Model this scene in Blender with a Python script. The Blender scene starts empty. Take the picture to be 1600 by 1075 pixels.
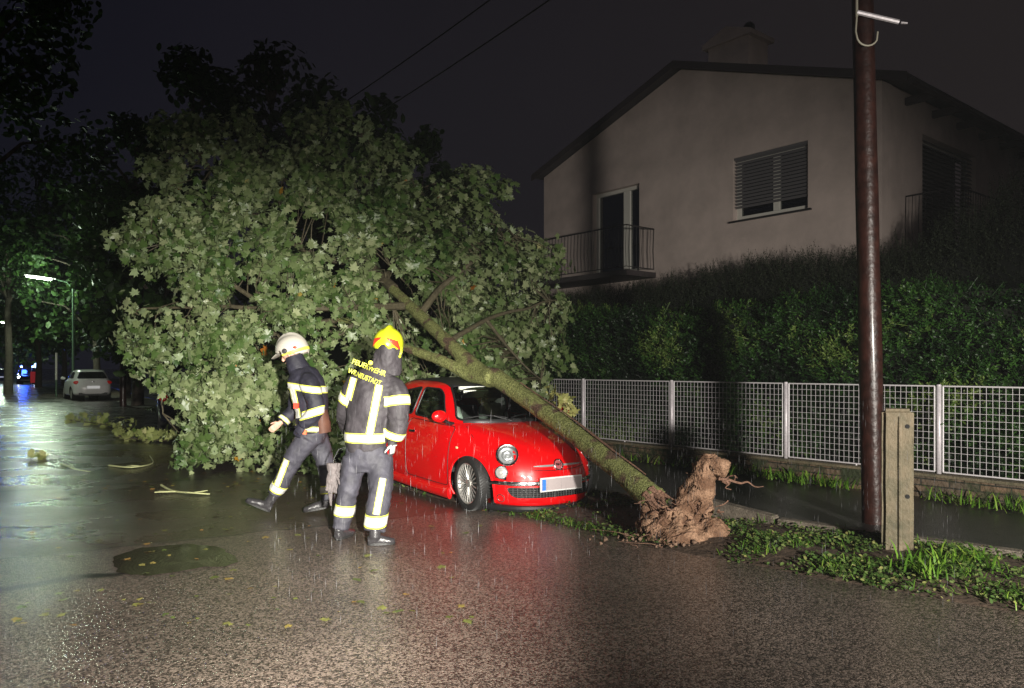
import bpy, bmesh, math, random
import numpy as np
from mathutils import Vector, Matrix, noise
from mathutils.bvhtree import BVHTree
random.seed(7); RNG = np.random.default_rng(7)
S = bpy.context.scene; COL = S.collection
R = math.radians

# ------------------------------------------------------------ camera, world, lights, exposure
FPX, HZ, CH = 1200.0, 574.0, 1.55          # focal length and horizon in photo pixels, camera height
cam_d = bpy.data.cameras.new('camera'); cam = bpy.data.objects.new('camera', cam_d); COL.objects.link(cam)
cam.location = (0, 0, CH); cam.rotation_euler = (R(90), 0, 0)
cam_d.sensor_width = 36; cam_d.lens = 36*FPX/1600; cam_d.shift_y = (HZ-537.5)/1600
cam_d.clip_start = .05; cam_d.clip_end = 2000
S.camera = cam
S.view_settings.view_transform = 'Standard'; S.view_settings.look = 'None'
S.view_settings.exposure = 0; S.view_settings.gamma = 1

W = bpy.data.worlds.new('World'); S.world = W; W.use_nodes = True
nt = W.node_tree; bg = nt.nodes['Background']
tc = nt.nodes.new('ShaderNodeTexCoord'); sx = nt.nodes.new('ShaderNodeSeparateXYZ')
nt.links.new(tc.outputs['Generated'], sx.inputs[0])
mr = nt.nodes.new('ShaderNodeMapRange'); mr.inputs[1].default_value = -.6; mr.inputs[2].default_value = .5
nt.links.new(sx.outputs[0], mr.inputs[0])
rp = nt.nodes.new('ShaderNodeValToRGB')
rp.color_ramp.elements[0].color = (.0060, .0063, .0115, 1); rp.color_ramp.elements[1].color = (.0120, .0098, .0105, 1)
nt.links.new(mr.outputs[0], rp.inputs[0]); 
ns = nt.nodes.new('ShaderNodeTexNoise'); ns.inputs['Scale'].default_value = 2.2; ns.inputs['Detail'].default_value = 3
nt.links.new(tc.outputs['Generated'], ns.inputs['Vector'])
mx = nt.nodes.new('ShaderNodeMix'); mx.data_type = 'RGBA'; mx.blend_type = 'MULTIPLY'; mx.inputs[0].default_value = .5
rp2 = nt.nodes.new('ShaderNodeValToRGB'); rp2.color_ramp.elements[0].color = (.55, .55, .55, 1); rp2.color_ramp.elements[1].color = (1.5, 1.4, 1.35, 1)
nt.links.new(ns.outputs[0], rp2.inputs[0]); nt.links.new(rp.outputs[0], mx.inputs[6]); nt.links.new(rp2.outputs[0], mx.inputs[7])
nt.links.new(mx.outputs[2], bg.inputs['Color']); bg.inputs['Strength'].default_value = 1.0

def aim(o, p):
    d = Vector(p) - o.location
    o.rotation_euler = d.to_track_quat('-Z', 'Y').to_euler()
def spot(name, loc, at, watts, half, blend, col, rad=.08):
    d = bpy.data.lights.new(name, 'SPOT'); d.energy = watts; d.spot_size = R(2*half); d.spot_blend = blend
    d.color = col; d.shadow_soft_size = rad
    o = bpy.data.objects.new(name, d); COL.objects.link(o); o.location = loc; aim(o, at); return o
def point(name, loc, watts, col, rad=.1):
    d = bpy.data.lights.new(name, 'POINT'); d.energy = watts; d.color = col; d.shadow_soft_size = rad
    o = bpy.data.objects.new(name, d); COL.objects.link(o); o.location = loc; return o
# the fire engine's work light, standing to the right behind the camera
WL = (4.3, -1.2, 2.0)
spot('work_light', WL, (2.9, 8.8, .5), 4600, 33, 1.0, (1, .95, .86), .20)
spot('work_light_flood', WL, (.4, 7, .2), 420, 60, 1.0, (1, .93, .86), .07)
spot('work_light_second', (.75, -.7, 1.8), (-3.4, 9.6, .15), 10500, 23, 1.0, (1, .96, .86), .07)

# ------------------------------------------------------------ helpers
def P(px, py, Y): return Vector(((px-800)/FPX*Y, Y, CH-(py-HZ)/FPX*Y))
def G(px, py, z=0):
    Y = FPX*(CH-z)/(py-HZ); return Vector(((px-800)/FPX*Y, Y, z))

def tag(o, label=None, cat=None, group=None, kind=None):
    if label: o['label'] = label
    if cat: o['category'] = cat
    if group: o['group'] = group
    if kind: o['kind'] = kind
    return o
def empty(name, loc=(0, 0, 0), rz=0, parent=None, **k):
    o = bpy.data.objects.new(name, None); COL.objects.link(o); o.location = loc; o.rotation_euler = (0, 0, rz)
    o.empty_display_size = .1
    if parent: o.parent = parent
    return tag(o, **k)
def link(name, me, mat=None, parent=None, smooth=True, **k):
    if mat is not None:
        me.materials.clear()
        for m in (mat if isinstance(mat, (list, tuple)) else [mat]): me.materials.append(m)
    if smooth and len(me.polygons): me.polygons.foreach_set('use_smooth', [True]*len(me.polygons))
    o = bpy.data.objects.new(name, me); COL.objects.link(o)
    if parent: o.parent = parent
    return tag(o, **k)
def copy_tree(o, parent=None):
    c = o.copy(); COL.objects.link(c); c.parent = parent
    for ch in list(o.children): copy_tree(ch, c)
    return c

class MB:
    def __init__(s): s.v = []; s.f = []
    def quad(s, *p):
        n = len(s.v); s.v += [Vector(q) for q in p]; s.f.append(list(range(n, n+len(p)))); return s
    def box(s, c, d, M=None):
        n = len(s.v); c = Vector(c)
        for i in range(8):
            q = Vector(((i & 1)-.5, ((i >> 1) & 1)-.5, (i >> 2)-.5)); q = Vector((q.x*d[0], q.y*d[1], q.z*d[2]))
            if M is not None: q = M @ q
            s.v.append(c+q)
        for f in ((0, 2, 3, 1), (4, 5, 7, 6), (0, 1, 5, 4), (2, 6, 7, 3), (0, 4, 6, 2), (1, 3, 7, 5)): s.f.append([n+i for i in f])
        return s
    def tube(s, pts, r, seg=8, side=None, cap=True, closed=False):
        """r: number, or list of numbers or (rx,ry); side: direction of rx"""
        pts = [Vector(p) for p in pts]; N = len(pts)
        if not isinstance(r, (list,)): r = [r]*N
        n0 = len(s.v); up = None
        for i, p in enumerate(pts):
            a = pts[i-1] if (i > 0 or closed) else p; b = pts[(i+1) % N] if (i < N-1 or closed) else p
            t = (b-a).normalized()
            if side is not None:
                sd = side[i] if isinstance(side, list) else side
                u = (Vector(sd) - t*Vector(sd).dot(t)).normalized()
            else:
                if up is None: up = t.orthogonal().normalized()
                u = (up - t*up.dot(t)).normalized(); up = u
            w = t.cross(u)
            rx, ry = r[i] if isinstance(r[i], (tuple, list)) else (r[i], r[i])
            for k in range(seg):
                a_ = 2*math.pi*k/seg; s.v.append(p+u*math.cos(a_)*rx+w*math.sin(a_)*ry)
        for i in range(N if closed else N-1):
            j = (i+1) % N
            for k in range(seg):
                l = (k+1) % seg; s.f.append([n0+i*seg+k, n0+i*seg+l, n0+j*seg+l, n0+j*seg+k])
        if cap and not closed:
            s.f.append([n0+k for k in range(seg)][::-1]); s.f.append([n0+(N-1)*seg+k for k in range(seg)])
        return s
    def ell(s, c, r, M=None, seg=16, rings=10):
        n = len(s.v); c = Vector(c)
        for i in range(rings+1):
            th = math.pi*i/rings
            for k in range(seg):
                a = 2*math.pi*k/seg
                q = Vector((r[0]*math.sin(th)*math.cos(a), r[1]*math.sin(th)*math.sin(a), r[2]*math.cos(th)))
                if M is not None: q = M @ q
                s.v.append(c+q)
        for i in range(rings):
            for k in range(seg):
                l = (k+1) % seg; s.f.append([n+i*seg+k, n+(i+1)*seg+k, n+(i+1)*seg+l, n+i*seg+l])
        return s
    def lathe(s, prof, c, ax, seg=32, close=False):
        """prof: list of (radius, along)"""
        c = Vector(c); ax = Vector(ax).normalized(); u = ax.orthogonal().normalized(); w = ax.cross(u); n = len(s.v); N = len(prof)
        for r_, h in prof:
            for k in range(seg):
                a = 2*math.pi*k/seg; s.v.append(c+ax*h+u*math.cos(a)*r_+w*math.sin(a)*r_)
        for i in range(N if close else N-1):
            j = (i+1) % N
            for k in range(seg):
                l = (k+1) % seg; s.f.append([n+i*seg+k, n+i*seg+l, n+j*seg+l, n+j*seg+k])
        return s
    def mesh(s, name='m', clean=True, T=None):
        me = bpy.data.meshes.new(name); v = s.v if T is None else [T(q) for q in s.v]
        me.from_pydata([tuple(q) for q in v], [], s.f)
        if clean:
            bm = bmesh.new(); bm.from_mesh(me); bmesh.ops.remove_doubles(bm, verts=bm.verts, dist=1e-5)
            bmesh.ops.recalc_face_normals(bm, faces=bm.faces); bm.to_mesh(me); bm.free()
        me.update(); return me
    def build(s, name, mat, parent=None, smooth=False, T=None, **k):
        o = link(name, s.mesh(name, T=T), mat, parent, smooth, **k)
        if smooth: autosmooth(o)
        return o
def autosmooth(o, ang=38):
    me = o.data; bm = bmesh.new(); bm.from_mesh(me)
    for e in bm.edges:
        if len(e.link_faces) == 2 and e.calc_face_angle(0) > R(ang): e.smooth = False
    bm.to_mesh(me); bm.free()
def evaluated(me, mods):
    o = bpy.data.objects.new('tmp', me); COL.objects.link(o)
    for t, kw in mods:
        m = o.modifiers.new('m', t)
        for k_, v_ in kw.items(): setattr(m, k_, v_)
    dg = bpy.context.evaluated_depsgraph_get(); dg.update()
    r = bpy.data.meshes.new_from_object(o.evaluated_get(dg)); bpy.data.objects.remove(o); return r
def remesh(mb, vox, smooth=3):
    return evaluated(mb.mesh(clean=False), [('REMESH', dict(mode='VOXEL', voxel_size=vox)), ('SMOOTH', dict(iterations=smooth, factor=.5))])
def displace(me, fn):
    for v in me.vertices: v.co = v.co + v.normal*fn(v.co)
    me.update()

def bake(name, tv, tf, pos, rot, scl, mat, parent=None, tint=None, smooth=False, **k):
    """many small copies of a template (leaves, blades) as one mesh. pos Nx3, rot Nx3x3, scl N"""
    tv = np.array(tv, float); N = len(pos); K = len(tv)
    co = np.einsum('nij,kj->nki', rot, tv)*np.asarray(scl)[:, None, None]+np.asarray(pos)[:, None, :]
    me = bpy.data.meshes.new(name); me.vertices.add(N*K); me.vertices.foreach_set('co', co.reshape(-1).astype(np.float32))
    ln = np.array([len(f) for f in tf]); idx = np.concatenate([np.array(f) for f in tf])
    allidx = (idx[None, :]+(np.arange(N)*K)[:, None]).reshape(-1); lens = np.tile(ln, N)
    me.loops.add(len(allidx)); me.loops.foreach_set('vertex_index', allidx.astype(np.int32))
    me.polygons.add(len(lens)); st = np.concatenate([[0], np.cumsum(lens)[:-1]])
    me.polygons.foreach_set('loop_start', st.astype(np.int32))
    me.update(calc_edges=True); me.validate()
    if tint is None: tint = RNG.random(N)
    at = me.attributes.new('tint', 'FLOAT', 'POINT'); at.data.foreach_set('value', np.repeat(tint, K).astype(np.float32))
    return link(name, me, mat, parent, smooth, **k)
def randrot(N, bias=None, amt=0.):
    """random frames; the leaf normal (local z) leans to bias by amt"""
    n = RNG.normal(size=(N, 3)); n /= np.linalg.norm(n, axis=1)[:, None]
    if bias is not None: n = n+np.asarray(bias)*amt; n /= np.linalg.norm(n, axis=1)[:, None]
    a = RNG.normal(size=(N, 3)); x = np.cross(a, n); x /= np.linalg.norm(x, axis=1)[:, None]; y = np.cross(n, x)
    return np.stack([x, y, n], axis=2)

# ------------------------------------------------------------ materials
def M(name, col, rough=.6, metal=0, spec=.5, coat=0, vary=0, vscale=8, bump=0, bscale=30, trans=0, emit=None, estr=0, coatr=.05, detail=4, col2=None):
    m = bpy.data.materials.new(name); m.use_nodes = True; n = m.node_tree; b = n.nodes['Principled BSDF']
    b.inputs['Base Color'].default_value = (*col, 1); b.inputs['Roughness'].default_value = rough; b.inputs['Metallic'].default_value = metal
    b.inputs['Specular IOR Level'].default_value = spec; b.inputs['Coat Weight'].default_value = coat; b.inputs['Coat Roughness'].default_value = coatr
    if trans: b.inputs['Transmission Weight'].default_value = trans
    if emit: b.inputs['Emission Color'].default_value = (*emit, 1); b.inputs['Emission Strength'].default_value = estr
    if vary or bump or col2:
        t = n.nodes.new('ShaderNodeTexCoord')
    if vary or col2:
        q = n.nodes.new('ShaderNodeTexNoise'); q.inputs['Scale'].default_value = vscale; q.inputs['Detail'].default_value = detail
        q.inputs['Roughness'].default_value = .65
        n.links.new(t.outputs['Object'], q.inputs['Vector'])
        r = n.nodes.new('ShaderNodeValToRGB'); e = r.color_ramp.elements; e[0].position = .32; e[1].position = .68
        c2 = col2 or tuple(c*(1-vary) for c in col)
        e[0].color = (*c2, 1); e[1].color = (*[min(1, c*(1+vary*.6)) for c in col], 1)
        n.links.new(q.outputs[0], r.inputs[0]); n.links.new(r.outputs[0], b.inputs['Base Color'])
    if bump:
        q = n.nodes.new('ShaderNodeTexNoise'); q.inputs['Scale'].default_value = bscale; q.inputs['Detail'].default_value = 4
        n.links.new(t.outputs['Object'], q.inputs['Vector'])
        bp = n.nodes.new('ShaderNodeBump'); bp.inputs['Strength'].default_value = bump; bp.inputs['Distance'].default_value = .02
        n.links.new(q.outputs[0], bp.inputs['Height']); n.links.new(bp.outputs[0], b.inputs['Normal'])
    return m
def leafmat(name, stops, rough=.4, back=None, spec=.4, transl=.25):
    """colours by per-leaf 'tint'; a paler underside when back is given"""
    m = bpy.data.materials.new(name); m.use_nodes = True; n = m.node_tree; b = n.nodes['Principled BSDF']
    a = n.nodes.new('ShaderNodeAttribute'); a.attribute_name = 'tint'
    r = n.nodes.new('ShaderNodeValToRGB'); cr = r.color_ramp
    while len(cr.elements) < len(stops): cr.elements.new(.5)
    for e, (p, c) in zip(cr.elements, stops): e.position = p; e.color = (*c, 1)
    n.links.new(a.outputs['Fac'], r.inputs[0]); out = r.outputs[0]
    if back:
        g = n.nodes.new('ShaderNodeNewGeometry'); mx = n.nodes.new('ShaderNodeMix'); mx.data_type = 'RGBA'
        sc = n.nodes.new('ShaderNodeMath'); sc.operation = 'MULTIPLY'; sc.inputs[1].default_value = .8
        n.links.new(g.outputs['Backfacing'], sc.inputs[0]); n.links.new(sc.outputs[0], mx.inputs[0])
        n.links.new(out, mx.inputs[6]); mx.inputs[7].default_value = (*back, 1); out = mx.outputs[2]
    n.links.new(out, b.inputs['Base Color']); b.inputs['Roughness'].default_value = rough; b.inputs['Specular IOR Level'].default_value = spec
    tr = n.nodes.new('ShaderNodeBsdfTranslucent'); n.links.new(out, tr.inputs[0])
    ms = n.nodes.new('ShaderNodeMixShader'); ms.inputs[0].default_value = transl
    n.links.new(b.outputs[0], ms.inputs[1]); n.links.new(tr.outputs[0], ms.inputs[2])
    n.links.new(ms.outputs[0], n.nodes['Material Output'].inputs[0]); return m
def glassmat(name, tint=(.75, .85, .8), alpha=.75, rough=.02):
    m = bpy.data.materials.new(name); m.use_nodes = True; n = m.node_tree
    tr = n.nodes.new('ShaderNodeBsdfTransparent'); tr.inputs[0].default_value = (*tint, 1)
    gl = n.nodes.new('ShaderNodeBsdfGlossy'); gl.inputs['Roughness'].default_value = rough
    fr = n.nodes.new('ShaderNodeLayerWeight'); fr.inputs[0].default_value = .25
    ad = n.nodes.new('ShaderNodeMath'); ad.operation = 'ADD'; ad.inputs[1].default_value = 1-alpha; ad.use_clamp = True
    n.links.new(fr.outputs[0], ad.inputs[0])
    ms = n.nodes.new('ShaderNodeMixShader'); n.links.new(ad.outputs[0], ms.inputs[0])
    n.links.new(tr.outputs[0], ms.inputs[1]); n.links.new(gl.outputs[0], ms.inputs[2]); n.links.new(ms.outputs[0], n.nodes['Material Output'].inputs[0])
    return m
def math_(n, op, a, b=None, clamp=False):
    q = n.nodes.new('ShaderNodeMath'); q.operation = op; q.use_clamp = clamp
    for i, v in enumerate((a, b)):
        if v is None: continue
        if isinstance(v, (int, float)): q.inputs[i].default_value = v
        else: n.links.new(v, q.inputs[i])
    return q.outputs[0]
def mixc(n, f, a, b):
    q = n.nodes.new('ShaderNodeMix'); q.data_type = 'RGBA'
    for i, v in ((0, f), (6, a), (7, b)):
        if isinstance(v, tuple): q.inputs[i].default_value = (*v, 1)
        elif isinstance(v, (int, float)): q.inputs[i].default_value = v
        else: n.links.new(v, q.inputs[i])
    return q.outputs[2]
def ramp(n, src, p0, p1, c0=0., c1=1.):
    q = n.nodes.new('ShaderNodeMapRange'); q.inputs[1].default_value = p0; q.inputs[2].default_value = p1
    q.inputs[3].default_value = c0; q.inputs[4].default_value = c1; q.interpolation_type = 'SMOOTHSTEP'
    n.links.new(src, q.inputs[0]); return q.outputs[0]
def tex(n, kind, co, scale, detail=3, **kw):
    q = n.nodes.new('ShaderNodeTex'+kind); q.inputs['Scale'].default_value = scale
    if 'Detail' in q.inputs: q.inputs['Detail'].default_value = detail
    for k_, v_ in kw.items(): setattr(q, k_, v_)
    n.links.new(co, q.inputs['Vector']); return q

def asphalt():
    m = bpy.data.materials.new('wet_asphalt'); m.use_nodes = True; n = m.node_tree; b = n.nodes['Principled BSDF']
    co = n.nodes.new('ShaderNodeTexCoord').outputs['Object']
    sx = n.nodes.new('ShaderNodeSeparateXYZ'); n.links.new(co, sx.inputs[0]); X, Y = sx.outputs[0], sx.outputs[1]
    # distance behind the patch seam that crosses the road
    a0 = Vector((-4.12, 6.18)); a1 = Vector((-1.875, 7.5)); d = (a1-a0).normalized(); nn = Vector((-d.y, d.x))
    dist = math_(n, 'SUBTRACT', math_(n, 'ADD', math_(n, 'MULTIPLY', X, nn.x), math_(n, 'MULTIPLY', Y, nn.y)), a0.dot(nn))
    wob = tex(n, 'Noise', co, 2.0, 4).outputs[0]
    dist = math_(n, 'ADD', dist, math_(n, 'MULTIPLY', math_(n, 'SUBTRACT', wob, .5), .25))
    fine = ramp(n, dist, -.07, .07)                       # 1 on the finer, older asphalt behind the seam
    seam = math_(n, 'SUBTRACT', 1, ramp(n, math_(n, 'ABSOLUTE', dist), .004, .022))
    vor = tex(n, 'Voronoi', co, 88); vcol = vor.outputs['Color']; vd = vor.outputs['Distance']
    vs = n.nodes.new('ShaderNodeSeparateColor'); n.links.new(vcol, vs.inputs[0])
    nz = tex(n, 'Noise', co, 160, 3).outputs[0]
    stone = mixc(n, ramp(n, vs.outputs[0], .42, .95), (.003, .0024, .002), (.052, .034, .028))
    stone = mixc(n, ramp(n, vs.outputs[1], .86, .98), stone, (.26, .20, .165))
    stone2 = mixc(n, ramp(n, nz, .42, .68), (.026, .020, .016), (.27, .20, .16))
    big = tex(n, 'Noise', co, .55, 4).outputs[0]
    base = mixc(n, fine, stone, stone2)
    base = mixc(n, ramp(n, big, .35, .65, 0., .45), base, (.012, .011, .010))
    base = mixc(n, ramp(n, tex(n, 'Noise', co, 26, 3).outputs[0], .45, .68, 0., .6), base, (.010, .009, .008))
    base = mixc(n, seam, base, (.008, .008, .008))
    for q0, q1, w_, x1 in (((-6.39, 9.59), (-4.85, 10.39), .05, -3.6), ((-3.58, 5.36), (-3.13, 5.70), .07, -2.3)):   # ragged joints between older patches
        q0 = Vector(q0); d_ = (Vector(q1)-q0).normalized(); n_ = Vector((-d_.y, d_.x))
        dd = math_(n, 'SUBTRACT', math_(n, 'ADD', math_(n, 'MULTIPLY', X, n_.x), math_(n, 'MULTIPLY', Y, n_.y)), q0.dot(n_))
        dd = math_(n, 'ADD', dd, math_(n, 'MULTIPLY', math_(n, 'SUBTRACT', tex(n, 'Noise', co, 3.5, 6).outputs[0], .5), .35))
        k_ = math_(n, 'MULTIPLY', math_(n, 'SUBTRACT', 1, ramp(n, math_(n, 'ABSOLUTE', dd), w_*.4, w_*1.6)), ramp(n, X, x1, x1-.8))
        base = mixc(n, k_, base, (.006, .006, .006))
    n.links.new(base, b.inputs['Base Color'])
    wet = ramp(n, tex(n, 'Noise', co, .9, 5).outputs[0], .40, .60)     # standing film of water
    left = ramp(n, X, -2.5, -5.5)                                        # wheel ruts on the far side hold water
    wetf = math_(n, 'MULTIPLY', math_(n, 'MAXIMUM', math_(n, 'MULTIPLY', wet, .7), math_(n, 'MULTIPLY', left, wet)), fine)
    rough = math_(n, 'SUBTRACT', .46, math_(n, 'ADD', math_(n, 'MULTIPLY', fine, .10), math_(n, 'MULTIPLY', wetf, .16)))
    n.links.new(rough, b.inputs['Roughness'])
    b.inputs['Specular IOR Level'].default_value = .55
    n.links.new(math_(n, 'SUBTRACT', .8, math_(n, 'MULTIPLY', fine, .3)), b.inputs['Coat Weight']); b.inputs['Coat Roughness'].default_value = .20; b.inputs['Coat IOR'].default_value = 1.33
    h1 = math_(n, 'MULTIPLY', math_(n, 'SUBTRACT', .6, vd), 1.0)
    bp = n.nodes.new('ShaderNodeBump'); bp.inputs['Distance'].default_value = .012
    n.links.new(math_(n, 'SUBTRACT', .55, math_(n, 'MULTIPLY', fine, .30)), bp.inputs['Strength']); n.links.new(h1, bp.inputs['Height'])
    rip = math_(n, 'ADD', math_(n, 'MULTIPLY', tex(n, 'Noise', co, 4, 3).outputs[0], .5), math_(n, 'MULTIPLY', tex(n, 'Noise', co, 70, 4).outputs[0], .6))
    bp2 = n.nodes.new('ShaderNodeBump'); bp2.inputs['Distance'].default_value = .008; bp2.inputs['Strength'].default_value = .5
    n.links.new(rip, bp2.inputs['Height']); n.links.new(bp.outputs[0], bp2.inputs['Normal'])
    n.links.new(bp2.outputs[0], b.inputs['Normal'])
    bp3 = n.nodes.new('ShaderNodeBump'); bp3.inputs['Distance'].default_value = .012; bp3.inputs['Strength'].default_value = .10; n.links.new(h1, bp3.inputs['Height'])
    bp4 = n.nodes.new('ShaderNodeBump'); bp4.inputs['Distance'].default_value = .010; bp4.inputs['Strength'].default_value = .30; n.links.new(rip, bp4.inputs['Height']); n.links.new(bp3.outputs[0], bp4.inputs['Normal'])
    n.links.new(bp4.outputs[0], b.inputs['Coat Normal'])
    return m
m_asph = asphalt()
m_soil = M('wet_soil', (.085, .058, .040), .75, vary=.5, vscale=9, bump=.9, bscale=22)
m_soil2 = M('root_earth', (.33, .20, .135), .8, vary=.45, vscale=7, bump=1.0, bscale=40)
m_garden = M('garden_soil', (.03, .025, .018), .9, vary=.4, vscale=3, bump=.6, bscale=8)
m_pave = M('wet_pavement', (.030, .029, .027), .30, vary=.4, vscale=5, bump=.35, bscale=55, spec=.5)
m_kerb = M('kerb_granite', (.20, .17, .135), .5, vary=.45, vscale=14, bump=.4, bscale=50)
m_conc = M('old_concrete', (.18, .14, .09), .7, vary=.45, vscale=5, bump=.5, bscale=45, col2=(.09, .085, .05), detail=8)
m_galv = M('galvanised_steel', (.75, .70, .73), .45, metal=.2, vary=.2, vscale=30)
m_wire = M('wire_galv', (.80, .76, .78), .5, metal=.1)
m_wood = M('tarred_wood', (.030, .010, .007), .42, vary=.6, vscale=9, bump=.45, bscale=16, spec=.4, coat=.15, coatr=.15)
m_bark = None
m_dark = M('black_plastic', (.012, .012, .013), .45)
m_rubber = M('rubber', (.018, .018, .018), .55, bump=.2, bscale=60)
m_chrome = M('chrome', (.75, .76, .78), .14, metal=1)
m_alloy = M('alloy', (.62, .60, .57), .3, metal=.7)
m_red = M('red_paint', (.72, .002, .004), .32, coat=1, coatr=.04, spec=.4)
m_white = M('white_paint', (.84, .83, .82), .3, coat=.8)
m_navy = M('navy_paint', (.010, .012, .022), .25, coat=1)
m_glass = glassmat('car_glass', (.84, .95, .88), .97)
m_winglass = glassmat('window_glass', (.35, .42, .40), .8, .03)
m_lamp = glassmat('lamp_glass', (.95, .96, .97), .97, .12)
m_plaster = M('plaster_wall', (.54, .445, .40), .9, vary=.22, vscale=1.1, bump=.25, bscale=60, detail=8)
m_roof = M('roof_dark', (.045, .040, .045), .6, vary=.3, vscale=6)
m_fascia = M('fascia_wood', (.05, .04, .042), .6)
m_frame = M('window_frame_white', (.62, .60, .54), .5)
m_blind = M('blind_slats', (.13, .125, .13), .5)
m_iron = M('iron_railing', (.035, .032, .034), .5, metal=.4)
m_cable = M('black_cable', (.01, .01, .01), .5)
m_black = M('interior_black', (.01, .01, .01), .8)
# ------------------------------------------------------------ cars
def catmull(a, b, c, d, t):
    return .5*((2*b)+(-a+c)*t+(2*a-5*b+4*c-d)*t*t+(-a+3*b-3*c+d)*t*t*t)
KEYS = ('xF', 'zF', 'nF', 'w', 'zS', 'xR', 'zR', 'nR', 'xc', 'q')
def shell(rings, SUB=5, SEG=22):
    """car body as closed rings stacked from the sill to the roof; x runs back from the nose"""
    rr = [np.array(r, float) for r in rings]; lv = []
    for i in range(len(rr)-1):
        a, b, c, d = rr[max(i-1, 0)], rr[i], rr[i+1], rr[min(i+2, len(rr)-1)]
        for k in range(SUB): lv.append(catmull(a, b, c, d, k/SUB))
    lv.append(rr[-1]); bm = bmesh.new(); rows = []
    for L in lv:
        xF, zF, nF, w, zS, xR, zR, nR, xc, q = L
        def quadr(x0, n, z0):
            pts = []
            for k in range(241):
                a = math.pi/2*k/240; c, s = max(math.cos(a), 0), math.sin(a); t = c**(2/n)
                pts.append(Vector((xc+(x0-xc)*t, w*s**(2/n), zS+(z0-zS)*t**q)))
            ln = [0]
            for k in range(240): ln.append(ln[-1]+(pts[k+1]-pts[k]).length)
            out = []; j = 0
            for k in range(SEG+1):
                g = ln[-1]*k/SEG
                while j < 239 and ln[j+1] < g: j += 1
                f = (g-ln[j])/max(ln[j+1]-ln[j], 1e-9); out.append(pts[j].lerp(pts[j+1], min(1, f)))
            return out
        f = quadr(xF, nF, zF); r = quadr(xR, nR, zR)
        half = f+r[::-1][1:]; ring = half+[Vector((p.x, -p.y, p.z)) for p in half[::-1][1:-1]]
        rows.append([bm.verts.new(p) for p in ring])
    for a, b in zip(rows, rows[1:]):
        for k in range(len(a)):
            l = (k+1) % len(a)
            try: bm.faces.new((a[k], a[l], b[l], b[k]))
            except ValueError: pass
    top = bm.verts.new((lv[-1][8], 0, rows[-1][0].co.z+.003))
    for k in range(len(rows[-1])): bm.faces.new((rows[-1][k], rows[-1][(k+1) % len(rows[-1])], top))
    bm.faces.new(rows[0][::-1])
    bmesh.ops.recalc_face_normals(bm, faces=bm.faces); bm.normal_update()
    return bm
def poly_planes(pts, axes):
    """convex polygon given in two axes -> planes (co, outward normal)"""
    c = sum((Vector(p) for p in pts), Vector((0, 0)))/len(pts); out = []
    for i in range(len(pts)):
        a, b = Vector(pts[i]), Vector(pts[(i+1) % len(pts)]); d = (b-a); nrm = Vector((d.y, -d.x)).normalized()
        if nrm.dot(a-c) < 0: nrm = -nrm
        co = Vector((0, 0, 0)); no = Vector((0, 0, 0)); co[axes[0]], co[axes[1]] = a; no[axes[0]], no[axes[1]] = nrm
        out.append((co, no))
    return out
def carve(bm, planes, flt):
    for co, no in planes:
        fs = [f for f in bm.faces if flt(f.calc_center_median(), f.normal)]
        g = set(fs)
        for f in fs: g.update(f.edges); g.update(f.verts)
        bmesh.ops.bisect_plane(bm, geom=list(g), dist=1e-5, plane_co=co, plane_no=no)
        bm.normal_update()
    return [f for f in bm.faces if flt(f.calc_center_median(), f.normal) and all((f.calc_center_median()-co).dot(no) < 1e-4 for co, no in planes)]
def split_off(bm, faces, keep=False, T=None, off=0):
    me = bpy.data.meshes.new('part'); mp = {}; vs = []; fs = []
    for f in faces:
        row = []
        for v in f.verts:
            if v not in mp: mp[v] = len(vs); q = v.co+v.normal*off; vs.append(tuple(T(q) if T else q))
            row.append(mp[v])
        fs.append(row)
    me.from_pydata(vs, [], fs); me.update()
    if not keep: bmesh.ops.delete(bm, geom=faces, context='FACES')
    return me
def roundpoly(pts, r, k=4):
    out = []; N = len(pts)
    for i in range(N):
        p = Vector(pts[i]); a = (Vector(pts[i-1])-p); b = (Vector(pts[(i+1) % N])-p)
        ra, rb = min(r, a.length*.45), min(r, b.length*.45); a = p+a.normalized()*ra; b = p+b.normalized()*rb
        for j in range(k+1):
            t = j/k; out.append(tuple(a*(1-t)**2+p*2*t*(1-t)+b*t*t))
    return out
def tree_of(bm): return BVHTree.FromBMesh(bm)
def ray(bvh, o, d):
    h = bvh.ray_cast(Vector(o), Vector(d))
    if h[0] is None:                       # just past the edge of the shell: look a little nearer the middle
        for k in range(12):
            o = Vector((o[0], o[1]*.98, o[2]+.006)); h = bvh.ray_cast(o, Vector(d))
            if h[0] is not None: break
    return (h[0], h[1]) if h[0] is not None else (None, None)
def on_side(bvh, pts, sgn, lift=0., sub=6):
    out = []
    N = len(pts)
    for i in range(N):
        a, b = Vector(pts[i]), Vector(pts[(i+1) % N]); k_ = max(1, int((b-a).length/.05))
        for k in range(k_):
            q = a.lerp(b, k/k_); h, n = ray(bvh, (q.x, 2*sgn, q.y), (0, -sgn, 0))
            if h is not None: out.append(h+n*lift)
    return out
def on_front(bvh, pts, lift=0., closed=True, rear=False):
    out = []; N = len(pts); s = -1 if not rear else 1
    for i in range(N if closed else N-1):
        a, b = Vector(pts[i]), Vector(pts[(i+1) % N]); k_ = max(1, int((b-a).length/.04))
        for k in range(k_):
            q = a.lerp(b, k/k_); h, n = ray(bvh, (s*6, q.x, q.y), (-s, 0, 0))
            if h is not None: out.append(h+n*lift)
    return out

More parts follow.
